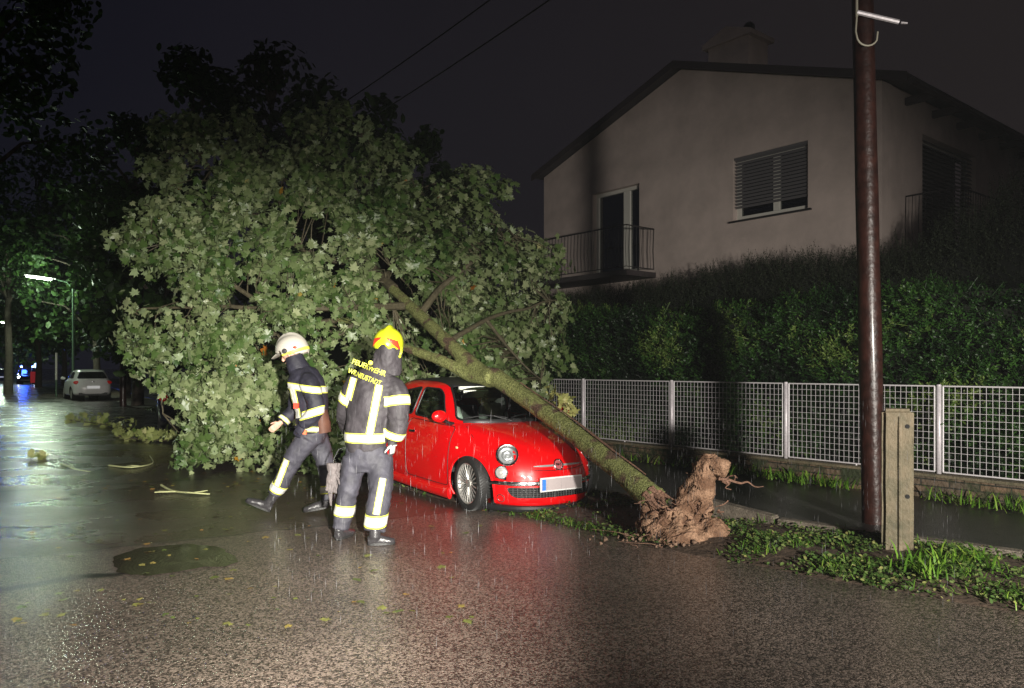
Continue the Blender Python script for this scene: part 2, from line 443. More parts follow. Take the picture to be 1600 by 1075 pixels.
def wheel(parent, x, y, r, sgn, spokes, width=.145, steer=0., name='wheel', hero=True):
    w = empty(name, (0, 0, 0), parent=parent)
    ax = Vector((0, sgn, 0)); w.location = (x, y, r); w.rotation_euler = (0, 0, steer)
    h = width/2; ri = r*.75
    t = MB().lathe([(ri, -h*.9), (r*.86, -h), (r*.965, -h*.8), (r, -h*.45), (r, h*.45), (r*.965, h*.8), (r*.86, h*1.0), (ri*1.02, h*.92), (ri*.97, h*.75), (ri*.97, -h*.7)], (0, 0, 0), ax, 48, True)
    if hero:
        for i in range(60):
            a = 2*math.pi*i/60
            for o_ in (-.35, .35): t.box((math.sin(a)*r*1.0, o_*h*1.3, math.cos(a)*r*1.0), (r*.028, h*.75, r*.03), Matrix.Rotation(a, 3, 'Y') @ Matrix.Rotation(.5 if o_ > 0 else -.5, 3, 'Z'))
    t.build('tyre', m_rubber, w, True)
    q = MB().lathe([(ri*.97, -h*.6), (ri*.90, -h*.3), (ri*.90, h*.6), (ri*.95, h*.80), (ri*1.0, h*.86), (ri*1.01, h*.80)], (0, 0, 0), ax, 48)
    q.lathe([(0, h*.66), (r*.10, h*.66), (r*.15, h*.60), (r*.17, h*.35), (r*.2, h*.3)], (0, 0, 0), ax, 32)
    for i in range(spokes):
        a = 2*math.pi*i/spokes; d = Vector((math.sin(a), 0, math.cos(a)))
        q.tube([d*r*.14+ax*h*.5, d*ri*.55+ax*h*.62, d*ri*.93+ax*h*.72], [(r*.016, h*.10), (r*.024, h*.08), (r*.033, h*.08)], 6, side=Vector((math.cos(a), 0, -math.sin(a))))
    q.build('rim', m_alloy, w, True)
    MB().lathe([(0, -h*.1), (ri*.93, -h*.1)], (0, 0, 0), ax, 32).build('dark_backing', m_black, w, True)  # plain black backing, stands in for the shade behind the spokes
    return w

#            xF    zF    nF   w     zS    xR    zR    nR   xc   q
RED = [(.16, .11, 2.7, .70, .15, 3.42, .20, 4, 1.8, 2),
       (.06, .135, 2.8, .765, .18, 3.50, .24, 4, 1.8, 2),
       (.025, .21, 2.9, .800, .28, 3.54, .32, 4, 1.8, 2),
       (.03, .34, 3.0, .812, .42, 3.55, .45, 4, 1.8, 2),
       (.055, .50, 3.0, .815, .55, 3.545, .58, 4, 1.8, 2),
       (.095, .62, 2.9, .811, .66, 3.52, .70, 4, 1.8, 2),
       (.16, .715, 2.8, .800, .765, 3.48, .82, 4, 1.8, 2),
       (.29, .80, 2.8, .780, .84, 3.44, .92, 4, 1.8, 2),
       (.52, .885, 3.0, .752, .895, 3.41, .98, 4, 1.8, 1.6),
       (.80, .950, 3.4, .728, .925, 3.38, 1.02, 4, 1.8, 1.5),
       (.88, .968, 3.6, .715, .945, 3.36, 1.04, 4, 1.8, 1.5),
       (1.05, 1.09, 3.6, .675, 1.07, 3.28, 1.14, 4, 1.85, 2),
       (1.24, 1.22, 3.6, .628, 1.20, 3.17, 1.25, 4, 1.95, 2),
       (1.42, 1.33, 3.5, .582, 1.31, 3.05, 1.34, 3.8, 2.05, 2),
       (1.54, 1.378, 3.4, .535, 1.370, 2.95, 1.375, 3.5, 2.1, 2),
       (1.72, 1.410, 3.2, .44, 1.405, 2.78, 1.405, 3.2, 2.15, 2),
       (1.95, 1.428, 3, .26, 1.425, 2.52, 1.425, 3, 2.2, 2),
       (2.15, 1.434, 3, .08, 1.433, 2.30, 1.433, 3, 2.2, 2)]
def shear(q): q = Vector(q); q.z -= .055*(1-q.x/3.0); return q

def red_car():
    root = empty('parked_car', (.53, 8.14, 0), 0, label='red three-door hatchback crushed under the fallen trunk at the kerb', cat='car')
    root.rotation_euler = (0, 0, math.atan2(.839, -.545)); T = shear
    bm = shell(RED); bvh = tree_of(bm); P_ = m_red
    def sub(name, mb, mat, par=root, smooth=True, **k): return mb.build(name, mat, par, smooth, T=T, **k)
    rub = MB()
    # wheel arches
    for sg in (1, -1):
        for xw in (.70, 3.0):
            pts = [(xw+.335*math.cos(a), .30+.335*math.sin(a)) for a in [2*math.pi*i/26 for i in range(26)]]
            fs = carve(bm, poly_planes(pts, (0, 2)), lambda c, n: c.y*sg > .45 and abs(c.x-xw) < .42 and c.z < .72 and (n.y*sg > -.5))
            split_off(bm, fs)
    body = None
    # doors, windows, windscreen, roof panel, grille
    door_poly = roundpoly([(1.08, .26), (1.06, .915), (2.14, .945), (2.13, .26)], .07)
    win_poly = roundpoly([(1.30, .965), (2.09, .985), (2.04, 1.32), (1.68, 1.315), (1.56, 1.255)], .05)
    qwin_poly = roundpoly([(2.17, .985), (2.80, 1.03), (2.62, 1.25), (2.12, 1.325)], .06)
    parts = []
    for sg in (1, -1):
        flt = lambda c, n: c.y*sg > .3 and n.y*sg > .15
        for nm, poly, mt in (('side_window', win_poly, m_glass), ('quarter_window', qwin_poly, m_glass), ('door', door_poly, P_)):
            fs = carve(bm, poly_planes(poly, (0, 2)), flt)
            parts.append((nm, split_off(bm, fs, T=T), mt))
            loop = [T(q) for q in on_side(bvh, poly, sg, .001)]
            if nm == 'door': rub.tube(loop, .0045, 6, closed=True)
            else: rub.tube(loop, .011, 6, closed=True)
    ws = roundpoly([(-.635, .985), (.635, .985), (.475, 1.352), (-.475, 1.352)], .05)
    fs = carve(bm, poly_planes(ws, (1, 2)), lambda c, n: c.x < 1.75 and n.x < -.15 and c.z > .9)
    parts.append(('windscreen', split_off(bm, fs, T=T), m_glass))
    rub.tube([T(q) for q in on_front(bvh, ws, .001)], .014, 6, closed=True)
    rw = roundpoly([(-.56, 1.06), (.56, 1.06), (.47, 1.32), (-.47, 1.32)], .05)
    fs = carve(bm, poly_planes(rw, (1, 2)), lambda c, n: c.x > 2.7 and n.x > .15 and c.z > 1.0)
    parts.append(('rear_window', split_off(bm, fs, T=T), m_glass))
    rf = roundpoly([(1.47, -.49), (1.47, .49), (2.85, .46), (2.85, -.46)], .1)
    fs = carve(bm, poly_planes(rf, (0, 1)), lambda c, n: c.z > 1.335 and n.z > .3)
    parts.append(('roof_panel', split_off(bm, fs, T=T, off=.004), M('roof_fabric', (.02, .02, .02), .5)))
    gr = roundpoly([(-.50, .235), (.50, .235), (.56, .345), (-.56, .345)], .05)
    fs = carve(bm, poly_planes(gr, (1, 2)), lambda c, n: c.x < .6 and n.x < -.2 and c.z < .5)
    split_off(bm, fs)
    for sg in (1, -1):                                  # openings for the lamps
        for y_, z_, r_ in ((.505, .668, .104), (.575, .495, .058)):
            h, n = ray(bvh, (-3, y_*sg, z_), (1, 0, 0)); split_off(bm, [f for f in bm.faces if (f.calc_center_median()-h).length < r_ and f.calc_center_median().x < .9])
    me = split_off(bm, [], T=T)
    # the body shell
    me = bpy.data.meshes.new('body'); 
    for v in bm.verts: v.co = T(v.co)
    bm.to_mesh(me)
    bo = link('body', me, P_, root); autosmooth(bo, 50)
    for nm, me_, mt in parts: link(nm, me_, mt, root)
    rub.build('seals', m_dark, root, True)
    # lip under the doors and bumper
    lip = MB(); lp = []
    for y_ in np.linspace(-.70, .70, 29):
        h, n = ray(bvh, (-3, y_, .175), (1, 0, 0))
        if h is not None: lp.append(h+Vector((-.005, 0, -.055)))
    lip.tube(lp, [(.035, .03)]*len(lp), 8, side=Vector((0, 0, 1))); sub('bumper_lip', lip, m_dark)
    for sg in (1, -1):
        sub('sill', MB().tube([(1.08, .765*sg, .17), (1.8, .78*sg, .17), (2.62, .765*sg, .17)], [(.065, .03)]*3, 10, side=Vector((0, 0, 1))), P_)
    # wheel wells
    for sg in (1, -1):
        for xw in (.70, 3.0):
            MB().lathe([(.02, .30), (.335, .30), (.335, .62 if xw < 1 else .74)], T((xw, 0, .30)), (0, sg, 0), 36).build('wheel_well', m_black, root, True)
            lipa = []
            for i in range(25):
                a = math.pi*(-.12+1.24*i/24); h, n = ray(bvh, (xw+.342*math.cos(a), 2*sg, .30+.342*math.sin(a)), (0, -sg, 0))
                if h is not None and h.y*sg > .5: lipa.append(T(h+Vector((0, .004*sg, 0))))
            if len(lipa) > 3: MB().tube(lipa, .013, 8).build('arch_lip', P_, root, True)
    for sg in (1, -1):
        wheel(root, .70, .70*sg, .293, sg, 22, steer=R(-1)); wheel(root, 3.0, .70*sg, .293, sg, 22)
    # underbody, cabin
    sub('underbody', MB().box((1.8, 0, .20), (2.2, 1.2, .10)), m_black, smooth=False)
    m_int = M('cabin_cloth', (.08, .075, .075), .8); m_seat = M('seat_cloth', (.62, .66, .62), .8, vary=.3)
    cab = MB().box((1.9, 0, .42), (1.9, 1.36, .05)); cab.box((2.88, 0, .72), (.06, 1.25, .6))
    sub('cabin_floor', cab, m_int, smooth=False)
    db = MB().tube([(1.13, -.60, .86), (1.13, 0, .88), (1.13, .60, .86)], [(.16, .09)]*3, 12, side=Vector((1, 0, 0)))
    db.tube([(1.16, .36-.10, .93), (1.16, .36, .955), (1.16, .36+.10, .93)], [(.06, .04)]*3, 8, side=Vector((1, 0, 0)))
    dash = sub('dashboard', db, M('dashboard', (.05, .045, .045), .5))
    for sg in (1, -1):
        st = MB().tube([(1.55, .34*sg, .60), (1.82, .34*sg, .58)], [(.24, .07), (.23, .08)], 14, side=Vector((0, 1, 0)))
        st.tube([(1.82, .34*sg, .57), (1.90, .34*sg, .84), (1.97, .34*sg, 1.06), (1.99, .34*sg, 1.10)], [(.22, .06), (.24, .06), (.20, .05), (.12, .03)], 14, side=Vector((0, 1, 0)))
        so = sub('seat', st, m_seat)
        hr = MB().ell((1.98, .34*sg, 1.215), (.055, .12, .085)); hr.tube([(1.98, .30*sg, 1.06), (1.98, .30*sg, 1.18)], .008, 6); hr.tube([(1.98, .38*sg, 1.06), (1.98, .38*sg, 1.18)], .008, 6)
        hh = hr.build('headrest', m_seat, so, True, T=T)
    swl = MB(); pts = []
    for i in range(28):
        a = 2*math.pi*i/28; pts.append(Vector((1.42, -.36, .93))+Vector((.45*math.cos(a)*.18, math.sin(a)*.18, .9*math.cos(a)*.18)))
    swl.tube(pts, .014, 6, closed=True)
    for i in (7, 14, 21): swl.tube([pts[i], (1.40, -.36, .93)], .014, 6)
    swl.tube([(1.42, -.36, .93), (1.2, -.36, .86)], .03, 8); sub('steering_wheel', swl, m_dark)
    vis = M('sun_visor', (.85, .88, .80), .7)
    for sg in (1, -1):
        sub('sun_visor', MB().box((1.41, .24*sg, 1.262), (.015, .34, .10), Matrix.Rotation(R(-30), 3, 'Y')), vis, smooth=False)
    sub('roof_lining', MB().box((1.465, 0, 1.333), (.03, .86, .035)), vis, smooth=False)
    sub('rear_view_mirror', MB().tube([(1.40, -.12, 1.235), (1.40, .12, 1.235)], [(.03, .015)]*2, 10, side=Vector((0, 0, 1))), m_dark)
    # wipers
    for y0, y1 in ((-.45, .05), (.10, .58)):
        wp = MB(); pts = []
        for k in range(7):
            y_ = y0+(y1-y0)*k/6; h, n = ray(bvh, (-3, y_, .995+.03*math.sin(k/6*math.pi)), (1, 0, 0)); pts.append(h+n*.016)
        wp.tube(pts, .008, 6); wp.tube([pts[2], pts[0]+Vector((-.06, -.02, -.03))], .009, 6); sub('wiper', wp, m_dark)
    # cowl strip
    cp = [h+n*.004 for h, n in [ray(bvh, (-3, y_, .962), (1, 0, 0)) for y_ in np.linspace(-.60, .60, 15)] if h is not None]
    sub('cowl', MB().tube(cp, [(.028, .008)]*len(cp), 6, side=Vector((0, 0, 1))), m_dark)
    # headlamps: a bowl, a ring, a bulb housing and a domed lens on the surface
    for sg in (1, -1):
        h, n = ray(bvh, (-3, .505*sg, .668), (1, 0, 0)); ax = (n*.6+Vector((-1, 0, .25))*.7+Vector((0, sg*.25, 0))).normalized(); c = T(h)+ax*.012
        L = empty('headlight', parent=root)
        MB().lathe([(.112, -.035), (.119, .018), (.110, .028), (.100, .026)], c, ax, 36).build('ring', m_chrome, L, True)
        MB().lathe([(.098, .020), (.085, -.012), (.056, -.022), (.052, .008), (.044, .010), (.040, -.006), (.020, -.010), (.016, .004), (0, .006)], c, ax, 36).build('reflector', M('reflector', (.30, .31, .31), .3, metal=.3), L, True)
        MB().lathe([(.103, .026), (.085, .038), (.05, .048), (0, .052)], c, ax, 36).build('lens', m_lamp, L, True)
        h, n = ray(bvh, (-3, .575*sg, .495), (1, 0, 0)); ax = (n*.9+Vector((-1, 0, 0))*.4).normalized(); c = T(h)+ax*.008
        L = empty('running_light', parent=root)
        MB().lathe([(.064, -.03), (.070, .012), (.062, .018), (.056, .012)], c, ax, 30).build('ring', m_chrome, L, True)
        MB().lathe([(.056, .012), (.048, .006), (.024, .010), (.018, .004), (0, .004)], c, ax, 30).build('reflector', M('reflector_small', (.34, .32, .30), .4, metal=.2), L, True)
        MB().lathe([(.058, .015), (.04, .022), (0, .026)], c, ax, 30).build('lens', m_lamp, L, True)
        # fog lamp beside the lower grille
        h, n = ray(bvh, (-3, .575*sg, .225), (1, 0, 0)); c = T(h)
        MB().lathe([(.045, -.004), (.047, .004), (.038, .006), (.034, -.008), (0, -.010)], c, n, 24).build('fog_light', m_chrome, root, True)
        # side repeater, door handle
        h, n = ray(bvh, (.93, 2*sg, .70), (0, -sg, 0)); sub('indicator', MB().ell(h, (.030, .010, .014)), M('indicator_lens', (.85, .55, .30), .2))
        hp = [ray(bvh, (x_, 2*sg, .80), (0, -sg, 0)) for x_ in (1.90, 1.95, 2.0, 2.05)]
        sub('door_handle', MB().tube([hp[0][0], hp[1][0]+Vector((0, .028*sg, 0)), hp[2][0]+Vector((0, .028*sg, 0)), hp[3][0]], [(.016, .010)]*4, 8, side=Vector((0, 0, 1))), m_chrome)
        # door mirror
        mo = empty('wing_mirror', parent=root)
        b_ = MB().tube([(1.20, .62*sg, .93), (1.17, .74*sg, .955), (1.16, .79*sg, .985)], [(.045, .022), (.035, .020), (.03, .02)], 10, side=Vector((1, 0, 0))); b_.build('stalk', m_dark, mo, True, T=T)
        MB().ell((1.15, .86*sg, 1.035), (.055, .10, .068), Matrix.Rotation(.12*sg, 3, 'Z')).build('housing', P_, mo, True, T=T)
        MB().ell((1.187, .862*sg, 1.035), (.022, .085, .055)).build('mirror_glass', m_chrome, mo, True, T=T)
    # chrome bumper bar (two halves), grille mesh, whiskers, badge, plate
    for y0, y1 in ((-.70, -.235), (.235, .70)):
        pts = [ray(bvh, (-3, y_, .385), (1, 0, 0)) for y_ in np.linspace(y0, y1, 12)]
        sub('chrome_bar', MB().tube([h+n*.010 for h, n in pts], [(.024, .014)]*12, 8, side=Vector((0, 0, 1))), m_chrome)
    gm = MB(); yy = np.linspace(-.53, .53, 30)
    bk = [ray(bvh, (-3, y_, .29), (1, 0, 0))[0]+Vector((.05, 0, 0)) for y_ in yy]
    for a, b in zip(bk, bk[1:]): gm.quad(a+Vector((0, 0, -.07)), b+Vector((0, 0, -.07)), b+Vector((0, 0, .07)), a+Vector((0, 0, .07)))
    go = sub('front_grille', gm, m_black)
    lat = MB()
    for z_ in np.linspace(.25, .335, 5): lat.tube([p+Vector((-.035, 0, z_-.29)) for p in bk], .0035, 5)
    for p in bk: lat.tube([p+Vector((-.033, 0, -.055)), p+Vector((-.033, 0, .055))], .0035, 5)
    lo = lat.build('mesh_bars', M('grille_bars', (.05, .05, .05), .4), go, True, T=T)
    for y0, y1 in ((-.30, -.065), (.065, .30)):
        pts = [ray(bvh, (-3, y_, .56), (1, 0, 0)) for y_ in np.linspace(y0, y1, 8)]; w_ = [.006, .008, .010, .011, .012, .012, .012, .012]
        if y0 > 0: w_ = w_[::-1]
        sub('chrome_whisker', MB().tube([h+n*.006 for h, n in pts], [(a, .007) for a in w_], 8, side=Vector((0, 0, 1))), M('whisker', (.55, .56, .56), .3, metal=.6))
    h, n = ray(bvh, (-3, 0, .565), (1, 0, 0)); c = T(h)
    bd = empty('badge', parent=root)
    MB().lathe([(.062, 0), (.062, .012), (.052, .016), (.048, .010)], c, n, 32).build('ring', m_chrome, bd, True)
    MB().lathe([(.050, .008), (.03, .011), (0, .012)], c, n, 32).build('disc', M('badge_red', (.42, .10, .11), .3, coat=.6), bd, True)
    txt('lettering', 'FIAT', .038, m_chrome, bd, c+n*.016, n, T=None)
    # number plate
    h, n = ray(bvh, (-3, 0, .375), (1, 0, 0)); c = T(h)+Vector((-.026, 0, 0)); pl = empty('number_plate', parent=root)
    MB().box(c+Vector((.006, 0, 0)), (.012, .545, .148)).build('holder', m_white, pl)
    MB().box(c+Vector((-.004, -.0, 0)), (.008, .515, .118)).build('plate', M('plate_blank', (.50, .43, .43), .45), pl)
    MB().box(c+Vector((-.007, .232, 0)), (.006, .046, .116)).build('blue_strip', M('plate_blue', (.05, .22, .75), .4), pl)
    # tail lamps
    for sg in (1, -1):
        h, n = ray(bvh, (6, .60*sg, .72), (-1, 0, 0)); sub('tail_light', MB().ell(h, (.02, .055, .10)), M('tail_red', (.35, .005, .005), .25, coat=1))
    # hood shut line and bumper joint
    hl = []
    for y_, x_ in ((-.62, .95), (-.655, .75), (-.66, .5), (-.64, .34), (-.62, .28)):
        h, n = ray(bvh, (x_, y_, 3), (0, 0, -1)); hl.append(T(h+n*.0005))
    hr_ = [Vector((q.x, -q.y, q.z)) for q in hl]
    fr = [T(q) for q in on_front(bvh, [(-.38, .535), (-.2, .515), (0, .51), (.2, .515), (.38, .535)], .0005, closed=False)]
    s_ = MB().tube(hl, .004, 5).tube(hr_, .004, 5).tube(fr, .004, 5); s_.build('shut_lines', m_dark, root, True)
    return root

FONT = None
def txt(name, s, size, mat, parent, loc, nrm, T=None, up=Vector((0, 0, 1)), extr=.001, sx=1.0):
    c = bpy.data.curves.new('t', 'FONT'); c.body = s; c.size = size; c.extrude = extr; c.align_x = 'CENTER'; c.align_y = 'CENTER'; c.offset = .0015 if size > .03 else .0008
    o = bpy.data.objects.new('t', c); COL.objects.link(o); dg = bpy.context.evaluated_depsgraph_get(); dg.update()
    me = bpy.data.meshes.new_from_object(o.evaluated_get(dg)); bpy.data.objects.remove(o)
    z = Vector(nrm).normalized(); x = up.cross(z).normalized(); y = z.cross(x)
    Mx = Matrix((x, y, z)).transposed()
    for v in me.vertices: v.co = Vector(loc)+Mx @ Vector((v.co.x*sx, v.co.y, v.co.z))
    return link(name, me, mat, parent, False)

#  a plain five-door hatchback for the far parked cars
HATCH = [(.14, .16, 3.2, .76, .20, 4.02, .26, 5, 2.0, 2),
         (.04, .24, 3.2, .84, .26, 4.10, .32, 5, 2.0, 2),
         (.02, .42, 3.2, .865, .45, 4.14, .48, 5, 2.0, 2),
         (.08, .62, 3.2, .87, .64, 4.13, .68, 5, 2.0, 2),
         (.20, .76, 3.2, .855, .80, 4.06, .84, 5, 2.0, 2),
         (.55, .86, 3.5, .83, .90, 4.02, .96, 5, 2.0, 1.6),
         (1.05, .96, 4.0, .79, .945, 3.97, 1.0, 5, 2.1, 1.6),
         (1.35, 1.12, 4.2, .74, 1.12, 3.84, 1.14, 5, 2.2, 2),
         (1.62, 1.28, 4.2, .67, 1.28, 3.68, 1.28, 5, 2.3, 2),
         (1.84, 1.39, 4.0, .60, 1.38, 3.50, 1.385, 4.5, 2.5, 2),
         (2.1, 1.435, 3.5, .46, 1.43, 3.2, 1.43, 4, 2.6, 2),
         (2.5, 1.455, 3, .15, 1.455, 2.8, 1.455, 3, 2.65, 2)]
def far_car(loc, rz, paint, label, group=None, lit=None, zs=1.0):
    T = None; root = empty('parked_car', loc, rz, label=label, cat='car', **({'group': group} if group else {}))
    bm = shell(HATCH, 4, 18); bvh = tree_of(bm)
    for sg in (1, -1):
        for xw in (.82, 3.35):
            pts = [(xw+.35*math.cos(a), .31+.35*math.sin(a)) for a in [2*math.pi*i/20 for i in range(20)]]
            split_off(bm, carve(bm, poly_planes(pts, (0, 2)), lambda c, n: c.y*sg > .45 and abs(c.x-xw) < .45 and c.z < .75))
    seals = MB()
    for sg in (1, -1):
        for poly in (roundpoly([(1.45, .985), (2.42, .99), (2.38, 1.36), (1.90, 1.35)], .05), roundpoly([(2.50, .99), (3.45, 1.03), (3.25, 1.30), (2.46, 1.36)], .06)):
            fs = carve(bm, poly_planes(poly, (0, 2)), lambda c, n: c.y*sg > .3 and n.y*sg > .15)
            link('side_window', split_off(bm, fs), M('tinted', (.012, .014, .016), .08, coat=1), root)
    ws = roundpoly([(-.70, 1.0), (.70, 1.0), (.52, 1.36), (-.52, 1.36)], .05)
    link('windscreen', split_off(bm, carve(bm, poly_planes(ws, (1, 2)), lambda c, n: c.x < 2.0 and n.x < -.15 and c.z > .9)), bpy.data.materials['tinted'], root)
    link('rear_window', split_off(bm, carve(bm, poly_planes(roundpoly([(-.64, 1.02), (.64, 1.02), (.50, 1.34), (-.50, 1.34)], .07), (1, 2)), lambda c, n: c.x > 3.2 and n.x > .15 and c.z > .95)), bpy.data.materials['tinted'], root)
    me = bpy.data.meshes.new('body'); bm.to_mesh(me); bo = link('body', me, paint, root); autosmooth(bo, 50)
    for sg in (1, -1):
        for xw in (.82, 3.35):
            MB().lathe([(.02, .30), (.35, .30), (.35, .80)], (xw, 0, .31), (0, sg, 0), 28).build('wheel_well', m_black, root, True)
            wheel(root, xw, .76*sg, .31, sg, 7, hero=False)
        h, n = ray(bvh, (6, .66*sg, .84), (-1, 0, 0))
        MB().ell(h, (.05, .15, .085)).build('tail_light', M('tail_lamp', (.55, .008, .006), .2, coat=1, emit=(1, .02, .01), estr=.05), root, True)
        h, n = ray(bvh, (-3, .62*sg, .66), (1, 0, 0))
        MB().ell(h, (.06, .13, .075)).build('headlight', lit or m_lamp, root, True)
        MB().ell((1.42, .93*sg, 1.02), (.06, .11, .07)).build('wing_mirror', paint, root, True)
    h, n = ray(bvh, (6, 0, .62), (-1, 0, 0)); MB().box(h+Vector((.01, 0, 0)), (.02, .52, .12)).build('number_plate', M('plate_white_glow', (.85, .85, .85), .4, emit=(1, 1, 1), estr=.25), root)  # plate has a glow added to look lit, though it is no lamp
    h, n = ray(bvh, (6, 0, .87), (-1, 0, 0)); MB().ell(h, (.015, .05, .05)).build('badge', m_chrome, root, True)
    h, n = ray(bvh, (6, 0, .30), (-1, 0, 0)); MB().box(h+Vector((-.02, 0, 0)), (.06, 1.2, .13)).build('bumper_insert', m_dark, root)
    h, n = ray(bvh, (-3, 0, .38), (1, 0, 0)); MB().box(h+Vector((.02, 0, 0)), (.06, 1.0, .18)).build('front_grille', m_dark, root)
    return root
red_car()
# ------------------------------------------------------------ ground
def strip(name, poly, z, mat, **k):
    MB().quad(*[(p[0], p[1], z) for p in poly]).build(name, mat, **k)
bm_ = MB().quad((-400, -30, 0), (400, -30, 0), (400, 700, 0), (-400, 700, 0)); bm_.build('road', m_asph, kind='structure')
# edge of the carriageway, then parallel lines for the verge and the pavement
EDGE = [(6.5, 1.2), (4.9, 3.1), (3.17, 4.90), (1.57, 6.34), (.93, 7.10), (-.2, 8.30), (-1.8, 10.4), (-6, 16.9), (-12, 26), (-19.3, 37), (-31, 56), (-58, 98)]
def edge_pt(s):
    """point on the edge at arc length s (0 = first point) with its outward normal"""
    for a, b in zip(EDGE, EDGE[1:]):
        a, b = Vector(a), Vector(b); L = (b-a).length
        if s <= L or b == Vector(EDGE[-1]): d = (b-a)/L; return a+d*s, Vector((-d.y, d.x))*-1
        s -= L
def off(s, o):
    # smooth the normal over a metre and a half either side
    p, n = edge_pt(s); m_ = Vector((0, 0))
    for k in (-1.5, -.75, 0, .75, 1.5): m_ += edge_pt(max(0, s+k))[1]
    return p+m_.normalized()*o
def vz(s, o):
    """height of the verge"""
    p = off(s, o); e = min(1, max(0, o/.35))
    h = .05*e+.030*noise.noise(Vector((p.x*1.3, p.y*1.3, 0)))*e+.012*noise.noise(Vector((p.x*6, p.y*6, 3)))*e
    d = (p-Vector((1.35, 7.1))).length                      # torn-up hollow round the roots
    h += -.03*math.exp(-((p-Vector((2.05, 7.55))).length/.35)**2)*2.2
    return h+.004
NS = 260; SL = [0+78*(i/NS)**1.7 for i in range(NS+1)]; OO = [-.06, -.02, .03, .1, .2, .35, .5, .65, .8, .95, 1.1, 1.25, 1.4, 1.5]
mb = MB()
for i, s in enumerate(SL):
    for o in OO:
        p = off(s, o+.06*noise.noise(Vector((s*1.7, 0, 0)))*(o < .3)); mb.v.append(Vector((p.x, p.y, vz(s, max(0, o)) if o > 0 else (.006 if o > -.03 else -.01))))
n_ = len(OO)
for i in range(NS):
    for k in range(n_-1): mb.f.append([i*n_+k, i*n_+k+1, (i+1)*n_+k+1, (i+1)*n_+k])
mb.build('verge', m_soil, smooth=True, kind='structure')
mb = MB()
for s in SL:
    for o, z in ((1.48, .0), (1.50, .075), (3.97, .095)): p = off(s, o); mb.v.append(Vector((p.x, p.y, z)))
for i in range(NS):
    for k in range(2): mb.f.append([i*3+k, i*3+k+1, (i+1)*3+k+1, (i+1)*3+k])
mb.build('pavement', m_pave, kind='structure')
# garden bank behind the fence, rising to the house
F = Vector((-.63, .776)); F0 = Vector((4.78, 8.6)); NRM = Vector((.776, .63))
mb = MB(); prof = [(.22, .30), (1.6, .34), (2.2, .9), (3.3, 2.35), (4.0, 2.95), (6, 3.1), (26, 3.2)]
for i in range(60):
    t = -6+40*i/59
    for o, z in prof:
        p = F0+F*t+NRM*o; mb.v.append(Vector((p.x, p.y, z+.12*noise.noise(Vector((t*.7, o, 0))))))
for i in range(59):
    for k in range(len(prof)-1): a = i*len(prof)+k; mb.f.append([a, a+1, a+1+len(prof), a+len(prof)])
mb.build('garden_bank', m_garden, smooth=True, kind='structure')
# far ground beyond the pavement on the right of the street
mb = MB(); FS = list(np.arange(14, 118, 6))
for s in FS: p = off(s, 3.97); mb.v += [Vector((p.x, p.y, .085)), Vector((p.x+70, p.y+30, .085))]
for i in range(len(FS)-1): mb.f.append([2*i, 2*i+1, 2*i+3, 2*i+2])
mb.build('far_ground', m_garden, kind='structure')

# puddle: a sheet of water in a shallow dip
def puddle_mat():
    m = M('puddle_water', (.032, .028, .020), .09, spec=.6); n = m.node_tree; b = n.nodes['Principled BSDF']
    co = n.nodes.new('ShaderNodeTexCoord').outputs['Object']; h = None
    for (x, y, sc) in ((.55, .10, 16), (-.35, .02, 22), (.1, -.08, 30)):
        mp = n.nodes.new('ShaderNodeMapping'); mp.inputs['Location'].default_value = (-x, -y, 0); n.links.new(co, mp.inputs[0])
        w = n.nodes.new('ShaderNodeTexWave'); w.wave_type = 'RINGS'; w.rings_direction = 'SPHERICAL'; w.inputs['Scale'].default_value = sc/3; n.links.new(mp.outputs[0], w.inputs['Vector'])
        ln = n.nodes.new('ShaderNodeVectorMath'); ln.operation = 'LENGTH'; n.links.new(mp.outputs[0], ln.inputs[0])
        q = math_(n, 'MULTIPLY', w.outputs['Fac'], ramp(n, ln.outputs['Value'], .1, .6, 1, 0)); h = q if h is None else math_(n, 'ADD', h, q)
    h = math_(n, 'ADD', h, math_(n, 'MULTIPLY', tex(n, 'Noise', co, 9, 2).outputs[0], .8))
    bp = n.nodes.new('ShaderNodeBump'); bp.inputs['Distance'].default_value = .003; bp.inputs['Strength'].default_value = .22
    n.links.new(h, bp.inputs['Height']); n.links.new(bp.outputs[0], b.inputs['Normal']); return m
pc = G(275, 875)
pts = [G(*q) for q in ((176, 872), (196, 864), (222, 857), (262, 853), (300, 851), (335, 854), (360, 864), (374, 878), (352, 886), (318, 887), (280, 894), (235, 901), (205, 899), (186, 893), (178, 884))]
mbp = MB(); rn = []
for i in range(len(pts)):
    a, b = pts[i], pts[(i+1) % len(pts)]
    for k in range(6): q = a.lerp(b, k/6); q += Vector((noise.noise(q*9), noise.noise(q*9+Vector((5, 5, 5))), 0))*.035; rn.append(q-pc)
mbp.quad(*[(q.x, q.y, 0) for q in rn]); o = mbp.build('puddle', puddle_mat(), kind='structure'); o.location = (pc.x, pc.y, .005)

